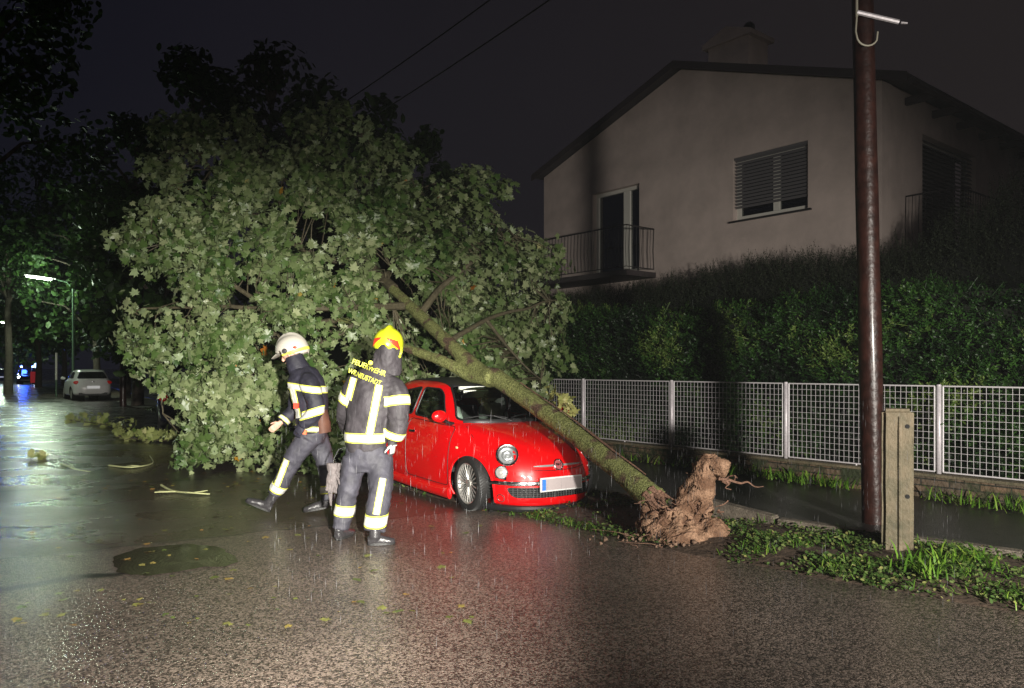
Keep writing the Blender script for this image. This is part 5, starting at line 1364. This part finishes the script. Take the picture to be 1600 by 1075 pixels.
def folds(me, amp, seeds, fr=9, local=None):
    for v in me.vertices:
        c = v.co; a = 0
        for (p, r, ax, f) in seeds:                       # creases round a joint
            p = Vector(p); d = (c-p).length
            if d < r: a += (1-d/r)*math.sin(f*(c-p).dot(Vector(ax).normalized())+3*noise.noise(c*6))*.8
        a += noise.noise(Vector((c.x*fr, c.y*fr, c.z*fr*.55)))*1.1+.4*noise.noise(c*fr*2.7)
        v.co = c+v.normal*amp*a
    me.update()
def hand(q, w, d, palm, curl=.5, s=1.0, thumb=1, fist=False):
    """palm and five bent fingers. w wrist, d direction of the hand, palm normal of the palm side"""
    d = Vector(d).normalized(); pn = Vector(palm); pn = (pn-d*pn.dot(d)).normalized(); sd = d.cross(pn).normalized()*thumb
    w = Vector(w); q.tube([w-d*.05*s, w, w+d*.045*s, w+d*.085*s], [(.028*s, .021*s), (.030*s, .020*s), (.041*s, .018*s), (.039*s, .014*s)], 12, side=sd)
    for i, (o, l) in enumerate(((.030, .070), (.010, .078), (-.010, .073), (-.029, .058))):
        p = w+d*.080*s+sd*o*s; pts = [p]; a = .15+curl*.35
        for k in range(3):
            dd = d*math.cos(a)+pn*math.sin(a); p = p+dd*l*s*(.42, .33, .25)[k]; pts.append(p); a += curl*(.8+.1*i)
        q.tube([pts[0]-d*.02*s]+pts, [.0095*s, .0095*s, .009*s, .0085*s, .006*s], 8)
    p = w+d*.022*s+sd*.028*s; pts = [p]
    for k, a in enumerate((.75, .55, .35)):
        dd = (sd*math.sin(a)+d*math.cos(a)+pn*(.3+.3*curl)).normalized(); p = p+dd*l*s*.45; pts.append(p)
    q.tube(pts, [.013*s, .0115*s, .010*s, .007*s], 8)
    return w+d*.08*s
def head(q, c, f, up, s=1.0):
    """head with jaw, nose, brow, ears; f = facing"""
    f = Vector(f).normalized(); up = Vector(up).normalized(); r = f.cross(up).normalized(); Mx = Matrix((r, f, up)).transposed()
    c = Vector(c); q.ell(c+up*.03*s, (.076*s, .095*s, .105*s), Mx, 20, 14); q.ell(c-up*.045*s+f*.022*s, (.056*s, .066*s, .070*s), Mx, 16, 10)
    q.tube([c+f*.090*s+up*.03*s, c+f*.112*s-up*.010*s, c+f*.098*s-up*.022*s], [.010*s, .016*s, .014*s], 8)
    q.ell(c+f*.088*s-up*.052*s, (.026*s, .012*s, .010*s), Mx, 10, 6); q.ell(c+f*.088*s+up*.048*s, (.055*s, .012*s, .010*s), Mx, 10, 6)
    for k in (-1, 1): q.ell(c+r*.078*s*k+up*.0*s, (.010*s, .018*s, .030*s), Mx, 10, 8)
    return Mx
def boot(q, ankle, heel, toe, up=Vector((0, 0, 1)), shaft=None):
    a, h, t = Vector(ankle), Vector(heel), Vector(toe); d = (t-h).normalized(); s = d.cross(up).normalized(); L_ = (t-h).length; u = s.cross(d)
    q.tube([h+u*.045-d*.005, h+d*L_*.2+u*.05, h+d*L_*.5+u*.045, h+d*L_*.78+u*.035, h+d*L_*.95+u*.03, h+d*L_*1.0+u*.028], [(.030, .035), (.040, .048), (.046, .044), (.052, .034), (.040, .028), (.018, .016)], 14, side=s)
    q.tube([h+d*L_*.22+u*.05, a, shaft or a+u*.12], [(.044, .052), (.046, .052), (.046, .050)], 14, side=s)
def sole(q, heel, toe, up=Vector((0, 0, 1))):
    h, t = Vector(heel), Vector(toe); d = (t-h).normalized(); s = d.cross(up).normalized(); u = s.cross(d); n = len(q.v); N = 20; ring = []
    for i in range(N):
        a = 2*math.pi*i/N; x = math.cos(a); y = math.sin(a); L_ = (t-h).length; w = .042+.012*max(0, x)
        ring.append(h+d*(L_*(.5+.52*x))+s*y*w)
    q.quad(*[p+u*.004 for p in ring][::-1]); q.quad(*[p+u*.026 for p in ring])
    for i in range(N): j = (i+1) % N; q.quad(ring[i]+u*.004, ring[j]+u*.004, ring[j]+u*.026, ring[i]+u*.026)

# ---- the standing man, seen from the back
YA = 6.95
base = G(568, 848); BO = Vector((base.x, base.y, 0)); TA = lambda p: Vector(p)-BO
pa = empty('person', tuple(BO), 0, label='standing firefighter in lime helmet seen from behind, looking at the red car', cat='person')
def A(px, py, dy=0): return P(px, py, YA+dy)
side = Vector((.965, -.26, 0)); fwd = Vector((.26, .965, 0)); vw = Vector((-.2, 1, 0))
q = MB()
tor = [A(572, 704), A(571, 690), A(573, 668), A(577, 640), A(582, 615), A(588, 600), A(594, 588), A(600, 578), A(603, 570)]
q.tube(tor, [(.185, .150), (.198, .160), (.198, .152), (.205, .150), (.222, .148), (.228, .138), (.178, .115), (.100, .095), (.078, .08)], 28, side=side)
shR = A(618, 607, -.04); elR = A(622, 652, -.08); wrR = A(613, 686, -.05)
shL = A(557, 600, .04); elL = A(540, 645, .12); wrL = A(549, 672, .34)
q.tube(densify([A(604, 600, -.02), shR, A(623, 628, -.06), elR, A(619, 672, -.07), wrR, A(612, 690, -.05)], 3), [.085+.030*math.sin(min(1, i/6)*1.6)-.0022*i for i in range(19)], 18)
q.tube(densify([A(568, 598, .02), shL, A(546, 622, .08), elL, A(541, 660, .24), wrL], 3), [.08+.026*math.sin(min(1, i/6)*1.6)-.0022*i for i in range(16)], 18)
jk = remesh(q, .011, 4)
folds(jk, .011, [(tuple(elR), .14, (0, 0, 1), 95), (tuple(A(575, 655)), .22, (.15, 0, 1), 42), (tuple(shR), .16, (1, 0, .6), 70), (tuple(A(590, 640)), .18, (-.6, 0, 1), 60), (tuple(wrR), .08, (0, 0, 1), 120)])
for v in jk.vertices: v.co = TA(v.co)
jo = link('jacket', jk, m_jkt, pa)
# hood cloth hanging from the helmet
q = MB().tube([A(602, 580, .02), A(605, 565, .0), A(608, 548, .0), A(609, 535, .0)], [(.155, .125), (.125, .125), (.118, .130), (.10, .11)], 22, side=side)
nk = remesh(q, .011, 3); folds(nk, .013, [(tuple(A(604, 568)), .2, (1, 0, .35), 62)], 11)
for v in nk.vertices: v.co = TA(v.co)
link('neck_guard', nk, m_jkt, pa)
# trousers
q = MB()
q.tube([A(571, 686), A(572, 702), A(573, 722), A(573, 736)], [(.170, .135), (.190, .150), (.195, .155), (.15, .13)], 26, side=side)
hL, hR = A(556, 716), A(592, 716)
afL = P(530, 828, 6.92); afR = P(586, 836, 6.68)
q.tube(densify([hL, P(550, 740, 6.95), P(544, 768, 6.94), P(537, 800, 6.93), P(532, 826, 6.92)], 4), [(.118-.0028*i+.004*math.sin(i*1.1), .125-.0030*i) for i in range(17)], 22, side=side)
q.tube(densify([hR, P(595, 742, 6.90), P(594, 770, 6.83), P(589, 804, 6.75), P(585, 830, 6.70)], 4), [(.124-.0022*i+.004*math.sin(i*1.3), .128-.0028*i) for i in range(17)], 22, side=side)
tm_ = remesh(q, .011, 3)
folds(tm_, .011, [(tuple(P(544, 772, 6.94)), .17, (.25, 0, 1), 75), (tuple(P(593, 772, 6.84)), .17, (-.25, 0, 1), 75), (tuple(A(573, 728)), .20, (.3, 0, 1), 55), (tuple(afL), .12, (0, 0, 1), 90), (tuple(afR), .14, (0, 0, 1), 90)], 8)
for v in tm_.vertices: v.co = TA(v.co)
to = link('trousers', tm_, m_trs, pa)
for nm, ank, heel, toe in (('boot', P(530, 832, 6.92), G(526, 845), G(526, 845)+Vector((.09, .26, 0))), ('boot', P(586, 838, 6.67), G(575, 853), G(617, 850))):
    q = MB(); boot(q, ank, heel, toe, shaft=ank+Vector((0, 0, .07))); me = remesh(q, .008, 2)
    for v in me.vertices: v.co = TA(v.co)
    bo = link(nm, me, m_boot, pa); q = MB(); sole(q, heel, toe); q.build('sole', m_rubber, bo, T=TA)
# the body inside: head, neck, trunk, arms, hands, legs in one surface
hc = A(607, 541, .02); fa = Vector((.12, .98, -.12))
q = MB(); head(q, hc, fa, (.08, 0, 1), 1.0); q.tube([hc-Vector((0, 0, .03)), A(601, 574), tor[5], tor[3], tor[1], A(573, 720)], [(.055, .055), (.06, .06), (.17, .09), (.15, .10), (.14, .10), (.13, .10)], 16, side=side)
q.tube([A(604, 600), shR, elR, wrR], [.06, .055, .045, .032], 12); q.tube([A(568, 598), shL, elL, wrL], [.06, .055, .045, .032], 12)
hdir = Vector((-.05, .05, -1)); hand(q, wrR+Vector((0, 0, -.02)), hdir, Vector((-1, .3, 0)), .55, 1.05, thumb=-1)
hand(q, wrL, (wrL-A(541, 660, .24)).normalized(), Vector((.2, 0, -1)), .6, 1.05, thumb=1)
q.tube([hL, P(544, 768, 6.94), P(532, 822, 6.92)], [.085, .06, .03], 12); q.tube([hR, P(594, 770, 6.83), P(586, 826, 6.68)], [.085, .06, .03], 12)
bdm = remesh(q, .0065, 1)
for v in bdm.vertices: v.co = TA(v.co)
link('body', bdm, m_skin, pa)
# glove on his right hand
q = MB(); hand(q, wrR+Vector((0, 0, -.02)), hdir, Vector((-1, .3, 0)), .55, 1.22, thumb=-1); q.tube([wrR+Vector((0, 0, .01)), wrR+Vector((0, 0, -.06))], [.047, .040], 14)
gm_ = remesh(q, .006, 1)
for v in gm_.vertices: v.co = TA(v.co)
link('glove', gm_, m_jkt, pa)
link('glove_patch', bands(gm_, [(TA(wrR+Vector((.0, 0, -.05))), Vector((0, 0, 1))), (TA(wrR+Vector((0, 0, -.13))), Vector((0, 0, -1)))], lambda c, n: n.x > .35, .003), m_silver, pa)
# reflective tapes
armR = lambda c, n: c.x > TA(A(606, 600)).x-.0
ringband('waist_band', jk, TA(A(572, 683)), (.02, 0, 1), .088, pa, flt=lambda c, n: c.x < TA(A(603, 600)).x and (c-TA(A(571, 683))).length < .3)
ringband('sleeve_band', jk, TA(A(623, 627, -.06)), (elR-shR), .088, pa, near=.17, flt=lambda c, n: c.x > TA(A(604, 600)).x)
ringband('cuff_band', jk, TA(A(616, 679, -.06)), (wrR-elR), .070, pa, near=.13, flt=lambda c, n: c.x > TA(A(602, 600)).x)
ringband('sleeve_band', jk, TA(A(545, 622, .08)), (elL-shL), .085, pa, near=.13, flt=lambda c, n: c.x < TA(A(549, 600)).x)
stripe('back_stripe', jk, TA(A(592, 600)), TA(A(577, 676)), vw, .068, pa, flt=lambda c, n: c.x < TA(A(602, 600)).x)
stripe('back_stripe', jk, TA(A(553, 590)), TA(A(544, 624)), vw, .060, pa, flt=lambda c, n: True)
ringband('leg_band', tm_, TA(P(538, 797, 6.93)), (.12, 0, 1), .100, pa, near=.2, flt=lambda c, n: c.x < TA(P(563, 800, 6.9)).x)
ringband('leg_band', tm_, TA(P(588, 812, 6.73)), (.05, -.1, 1), .100, pa, near=.2, flt=lambda c, n: c.x > TA(P(563, 800, 6.9)).x)
stripe('leg_stripe', tm_, TA(P(598, 748, 6.8)), TA(P(587, 805, 6.7)), vw, .058, pa, flt=lambda c, n: c.x > TA(P(570, 800, 6.9)).x, edge=.22)
# helmet: dome, flared neck guard, comb, red reflex fields
def helmet(c, f, up, s, mat, parent, T, red=True, brim=False):
    f = Vector(f).normalized(); up = Vector(up).normalized(); r = f.cross(up).normalized(); up = r.cross(f); Mx = Matrix((r, f, up)).transposed(); c = Vector(c)
    he = empty('helmet', parent=parent); bm = bmesh.new(); bmesh.ops.create_uvsphere(bm, u_segments=48, v_segments=32, radius=1)
    for v in bm.verts:
        x, y, z = v.co; k = 1.0
        if z < 0: k = 1+.10*(-z)
        co = Vector((x*.128*k, y*.150*k, z*.135))
        co.z += .012*math.exp(-(x/.16)**2)*max(0, z+.3)                     # comb
        co.z += .010*math.exp(-(x/.16)**2)*max(0, z)
        if y < 0 and z < 0: co.y -= .012*(-z)                                 # neck flare
        v.co = co
    cut = [f_ for f_ in bm.faces if (lambda q: q.z < -.045-.040*min(1, max(0, -q.y/.15))*(1 if True else 0)+(.055*math.exp(-(q.x/.035)**2) if (q.y < -.05 and red) else 0) or (q.z < .012 and q.y > .08))(f_.calc_center_median())]
    bmesh.ops.delete(bm, geom=cut, context='FACES'); bm.normal_update()
    for v in bm.verts: v.co = Mx @ (v.co*s)+c
    me = bpy.data.meshes.new('h'); bm.to_mesh(me); bm.free(); raw = me.copy(); 
    for v in raw.vertices: v.co = T(v.co)
    ev = evaluated(raw, [('SMOOTH', dict(iterations=2, factor=.4)), ('SOLIDIFY', dict(thickness=.006, offset=1))]); link('helmet_shell', ev, mat, he)
    inv = Mx.transposed(); C0 = T(c)
    loc = lambda q: inv @ (q-C0)
    return he, ev, Mx, loc
he, hev, HM, hloc = helmet(hc+Vector((0, 0, .03)), fa, (.10, 0, 1), 1.0, m_hy, pa, TA)
c0 = TA(hc+Vector((0, 0, .03)))
def hp(x, y, z): return c0+HM @ Vector((x, y, z))
def hn(x, y, z): return HM @ Vector((x, y, z))
for sg in (-1, 1):
    # slanting red field either side of the comb at the back
    pl = [(hp(.030*sg, 0, 0), hn(-sg, 0, -.15)), (hp(.0, 0, .030), hn(.15*sg, 0, 1)), (hp(.06*sg, 0, -.012), hn(-.75*sg, 0, -1)), (hp(.115*sg, 0, 0), hn(sg, 0, .3))]
    rr_ = bands(hev, pl, lambda q, n: hloc(q).y < -.03 and n.dot(hn(0, -1, 0)) > .1, .002)
    if len(rr_.polygons): link('red_reflex', rr_, m_redref, he)
q = MB().tube([hp(.128, -.02, -.03), hp(.135, -.03, -.075), hp(.125, -.03, -.115)], [.012, .014, .010], 8); q.ell(hp(.128, -.035, -.115), (.016, .012, .016)); q.build('buckle', m_hy, he, True)
MB().lathe([(.022, 0), (.020, .010), (.012, .016), (0, .018)], TA(A(579, 567, -.125)), (-.1, -1, .2), 16).build('hood_button', m_yel, pa, True)
# lettering across the shoulders
jb = bmesh.new(); jb.from_mesh(jk); jbv = BVHTree.FromBMesh(jb)
def print_on(name, s, mid, size, ang, parent, dx=1.0):
    c = bpy.data.curves.new('t', 'FONT'); c.body = s; c.size = size; c.extrude = 0; c.align_x = 'CENTER'; c.align_y = 'CENTER'; c.offset = size*.015; c.resolution_u = 2
    o = bpy.data.objects.new('t', c); COL.objects.link(o); dg = bpy.context.evaluated_depsgraph_get(); dg.update()
    me = bpy.data.meshes.new_from_object(o.evaluated_get(dg)); bpy.data.objects.remove(o); mid = TA(mid)
    bm = bmesh.new(); bm.from_mesh(me); bmesh.ops.triangulate(bm, faces=bm.faces); bmesh.ops.subdivide_edges(bm, edges=[e for e in bm.edges if e.calc_length() > size*.3], cuts=2)
    for v in bm.verts:
        x, z = v.co.x*dx, v.co.y; p = mid+Vector((x*math.cos(ang)-z*math.sin(ang), 0, x*math.sin(ang)+z*math.cos(ang)))
        h = jbv.ray_cast(p-Vector((0, .6, 0)), Vector((0, 1, 0))); v.co = (h[0]+Vector((0, -.016, 0))) if h[0] else p
    bm.to_mesh(me); bm.free(); return link(name, me, m_yel, parent, False)
print_on('lettering', 'FEUERWEHR', A(578, 574.5), .064, R(-20), pa, .95)
print_on('lettering', 'WR.NEUSTADT', A(572, 589), .062, R(-20), pa, .80)

# pair of leather gloves clipped to his hip
gr = A(527, 705, -.02); GO = Vector((gr.x, gr.y, 0)); TG = lambda p: Vector(p)-GO
gp = empty('glove_pair', tuple(GO), 0, label='pair of grey leather gloves hanging at the standing firefighter\'s left hip', cat='gloves')
MB().tube([A(536, 700, -.02), A(529, 702, -.03), A(522, 716, -.03), A(520, 726, -.03)], .005, 6).build('strap', m_dark, gp, True, T=TG)
for dx, dd in ((0, (-.05, -.1, -1)), (5, (.12, .1, -1))):
    q = MB(); w0 = A(519+dx, 738, -.03+dx*.01); hand(q, w0, dd, (0, -1, 0), .25, 1.25, thumb=1 if dx else -1); q.tube([w0+Vector((0, 0, .085)), w0+Vector((0, 0, .03)), w0], [(.055, .03), (.050, .028), (.036, .022)], 12, side=Vector((1, 0, 0)))
    me = remesh(q, .006, 1)
    for v in me.vertices: v.co = TG(v.co)
    link('glove', me, m_glove, gp)
q = MB(); w0 = A(517, 770, .0); 
q.tube([A(519, 752, 0), A(516, 770, 0), A(517, 790, 0)], [(.03, .02), (.022, .016), (.008, .006)], 10, side=Vector((1, 0, 0))); q.build('hanging_cuff', m_glove, gp, True, T=TG)

# ---- the walking man, going left with his head down
YB = 8.05
base = G(465, 803); BB = Vector((base.x, base.y, 0)); TB = lambda p: Vector(p)-BB
pb = empty('person', tuple(BB), 0, label='firefighter in a pale helmet walking to the left with lowered head', cat='person')
def B(px, py, dy=0): return P(px, py, YB+dy)
sd = Vector((1, 0, 0)); q = MB()
q.tube([B(487, 676), B(487, 662), B(488, 640), B(484, 618), B(478, 600), B(473, 588), B(468, 578), B(464, 572)], [(.145, .19), (.165, .20), (.165, .195), (.180, .205), (.185, .220), (.165, .195), (.105, .12), (.08, .085)], 26, side=sd)
sN = B(484, 598, -.20); eN = B(494, 638, -.26); wN = B(474, 664, -.22)
sF = B(466, 598, .20); eF = B(460, 638, .24); wF = B(440, 660, .16)
q.tube(densify([B(480, 592, -.12), sN, B(490, 618, -.25), eN, B(486, 652, -.25), wN], 3), [.082+.024*math.sin(min(1, i/6)*1.6)-.0024*i for i in range(16)], 16)
q.tube(densify([B(470, 592, .12), sF, B(463, 618, .23), eF, B(450, 651, .20), wF], 3), [.080+.020*math.sin(min(1, i/6)*1.6)-.0026*i for i in range(16)], 16)
jb2 = remesh(q, .012, 3); folds(jb2, .011, [(tuple(eN), .13, (0, 0, 1), 90), (tuple(B(485, 645)), .2, (.3, 0, 1), 45), (tuple(sN), .15, (1, 0, 1), 70)])
for v in jb2.vertices: v.co = TB(v.co)
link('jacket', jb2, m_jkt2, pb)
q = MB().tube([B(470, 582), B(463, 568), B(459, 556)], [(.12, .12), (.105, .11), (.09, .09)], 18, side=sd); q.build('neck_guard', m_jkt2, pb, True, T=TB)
q = MB(); q.tube([B(487, 664), B(487, 678), B(487, 692)], [(.150, .17), (.155, .18), (.12, .15)], 22, side=sd)
kF = B(455, 722, -.06); aF = B(428, 772, -.04); kR = B(509, 728, .10); aR = B(512, 782, .06)
q.tube(densify([B(481, 684, -.08), B(467, 704, -.08), kF, B(442, 748, -.05), aF], 4), [(.122-.0030*i, .125-.0030*i) for i in range(17)], 20, side=sd)
q.tube(densify([B(495, 686, .08), B(503, 706, .10), kR, B(512, 756, .09), aR], 4), [(.120-.0030*i, .122-.0030*i) for i in range(17)], 20, side=sd)
tb = remesh(q, .012, 3); folds(tb, .011, [(tuple(kF), .17, (.5, 0, 1), 75), (tuple(kR), .17, (0, 0, 1), 75), (tuple(B(484, 690)), .2, (.5, 0, 1), 50), (tuple(aF), .1, (.4, 0, 1), 90)], 8)
for v in tb.vertices: v.co = TB(v.co)
link('trousers', tb, m_trs, pb)
hF = P(421, 803, 8.02); hF.z = .035; tF = hF+Vector((-.245, -.02, .115)); hR2 = P(513, 800, 8.12); hR2.z = .06; tR = hR2+Vector((-.25, -.03, -.04))
for ank, heel, toe, upv in ((aF+Vector((-.0, 0, -.02)), hF, tF, Vector((.40, 0, .92))), (aR, hR2, tR, Vector((0, 0, 1)))):
    q = MB(); boot(q, ank, heel, toe, upv, shaft=ank+Vector((.02, 0, .12))); me = remesh(q, .009, 2)
    for v in me.vertices: v.co = TB(v.co)
    bo = link('boot', me, m_boot, pb); q = MB(); sole(q, heel, toe, upv); q.build('sole', m_rubber, bo, T=TB)
hb = B(457, 553, 0); fb = Vector((-.90, .05, -.48)); ub = Vector((-.45, 0, .9)); q = MB()
head(q, hb+Vector((-.01, 0, -.01)), fb, ub, .98)
q.tube([hb-Vector((-.02, 0, .03)), B(467, 578), B(480, 600), B(487, 640), B(487, 680)], [.055, .06, (.10, .15), (.10, .14), (.10, .13)], 14, side=sd)
q.tube([B(480, 594, -.1), sN, eN, wN], [.06, .055, .045, .03], 12); q.tube([B(470, 594, .1), sF, eF, wF], [.06, .055, .045, .03], 12)
hand(q, wF+Vector((-.01, -.02, -.005)), Vector((-.75, -.15, -.60)), Vector((.2, -.9, -.2)), .5, .95, thumb=1); hand(q, wN, Vector((-.6, .1, -.8)), Vector((.3, .9, 0)), .6, 1.05, thumb=-1)
q.tube([B(481, 684, -.08), kF, aF], [.08, .055, .045], 12); q.tube([B(495, 686, .08), kR, aR], [.08, .055, .045], 12)
bd2 = remesh(q, .0065, 1)
for v in bd2.vertices: v.co = TB(v.co)
link('body', bd2, m_skin, pb)
q = MB(); hand(q, wN, Vector((-.6, .1, -.8)), Vector((.3, .9, 0)), .6, 1.22, thumb=-1); g2 = remesh(q, .007, 1)
for v in g2.vertices: v.co = TB(v.co)
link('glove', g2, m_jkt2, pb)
he2, hv2, HM2, hl2 = helmet(hb+Vector((-.005, 0, .045)), fb*.75+Vector((-.3, 0, 0)), ub, 1.12, m_hw, pb, TB, red=False)
c2 = TB(hb+Vector((-.005, 0, .045)))
def h2(x, y, z): return c2+HM2 @ Vector((x, y, z))*1.12
yb = bands(hv2, [(h2(0, 0, -.022), HM2 @ Vector((0, 0, 1))), (h2(0, 0, -.05), HM2 @ Vector((0, 0, -1)))], None, .002); link('yellow_band', yb, m_yel, he2)
MB().tube([h2(0, .13, .0), h2(0, .17, -.012), h2(0, .20, -.018)], [(.11, .012), (.095, .008), (.05, .005)], 14, side=HM2 @ Vector((1, 0, 0))).build('peak', m_hw, he2, True)
MB().ell(h2(-.128, -.07, -.005), (.020, .012, .014)).build('red_reflex', m_redref, he2, True)
MB().lathe([(.028, 0), (.028, .012), (.016, .018), (0, .02)], h2(-.125, .03, -.005), HM2 @ Vector((-1, 0, 0)), 16).build('side_fitting', m_jkt, he2, True)
vB = Vector((0, 1, 0))
ringband('chest_band', jb2, TB(B(479, 605)), (.12, 0, 1), .072, pb, flt=lambda c, n: abs(c.y-TB(B(479, 605)).y) < .6)
stripe('front_stripe', jb2, TB(B(463, 603)), TB(B(472, 652)), vB, .075, pb, flt=lambda c, n: c.x < TB(B(486, 600)).x and TB(B(480, 600, -.23)).y < c.y < TB(B(480, 600, .0)).y)
ringband('cuff_band', jb2, TB(B(489, 645, -.25)), (-.3, 0, 1), .085, pb, near=.15, flt=lambda c, n: c.y < TB(B(480, 600, -.12)).y)
ringband('hem_band', jb2, TB(B(487, 668)), (.1, 0, 1), .055, pb, near=.25)
ringband('cuff_band', jb2, TB(B(444, 656, .18)), (wF-eF), .04, pb, near=.10)
ringband('leg_band', tb, TB(B(433, 762, -.05)), (kF-aF), .085, pb, near=.17, flt=lambda c, n: c.x < TB(B(465, 760)).x)
stripe('leg_stripe', tb, TB(B(452, 716, -.06)), TB(B(436, 757, -.05)), vB, .070, pb, flt=lambda c, n: c.x < TB(B(470, 760)).x)
ringband('leg_band', tb, TB(B(512, 765, .08)), (kR-aR), .085, pb, near=.15, flt=lambda c, n: c.x > TB(B(480, 760)).x)
MB().box(TB(B(463, 634, -.22)), (.05, .03, .055)).build('radio', m_redref, pb, True)
MB().box(TB(B(472, 674, -.20)), (.10, .03, .05), Matrix.Rotation(.2, 3, 'Y')).build('pocket_tag', M('orange_tag', (.75, .16, .06), .6), pb, True)
bag = MB().tube([TB(B(503, 640, -.02)), TB(B(504, 660, -.04)), TB(B(506, 676, -.04))], [(.055, .09), (.085, .11), (.075, .10)], 14, side=sd); bag.build('hip_pouch', M('pouch_brown', (.11, .045, .028), .7, vary=.3), pb, True)
# ------------------------------------------------------------ rain and wet air
dv_ = [(-.0006, 0, 0), (.0006, 0, 0), (0, .0006, 0), (0, -.0006, 0), (0, 0, .045), (0, 0, -.045)]
df_ = [(0, 2, 4), (2, 1, 4), (1, 3, 4), (3, 0, 4), (2, 0, 5), (1, 2, 5), (3, 1, 5), (0, 3, 5)]
N = 2300; Y_ = RNG.uniform(3.8, 9.5, N); rp_ = np.stack([(RNG.uniform(420, 1500, N)-800)/FPX*Y_, Y_, RNG.uniform(.05, 1.25, N)], 1)
rr0 = np.tile(np.eye(3), (N, 1, 1)); m_rain = M('rain_drop', (.17, .17, .18), .6, spec=.1)
bake('rain', dv_, df_, rp_, rr0, RNG.uniform(.5, 1.15, N)**2.2, m_rain, kind='stuff', label='fine drops of falling rain caught in the work light', cat='rain')
hz = bpy.data.materials.new('wet_air'); hz.use_nodes = True; n = hz.node_tree; n.nodes.remove(n.nodes['Principled BSDF'])
v = n.nodes.new('ShaderNodeVolumePrincipled'); v.inputs['Color'].default_value = (.85, .88, .92, 1); v.inputs['Density'].default_value = .0004; v.inputs['Anisotropy'].default_value = .35
n.links.new(v.outputs[0], n.nodes['Material Output'].inputs['Volume'])
MB().box((-15, 75, 11), (260, 170, 25)).build('haze', hz, kind='stuff', label='thin wet night air over the street', cat='haze')
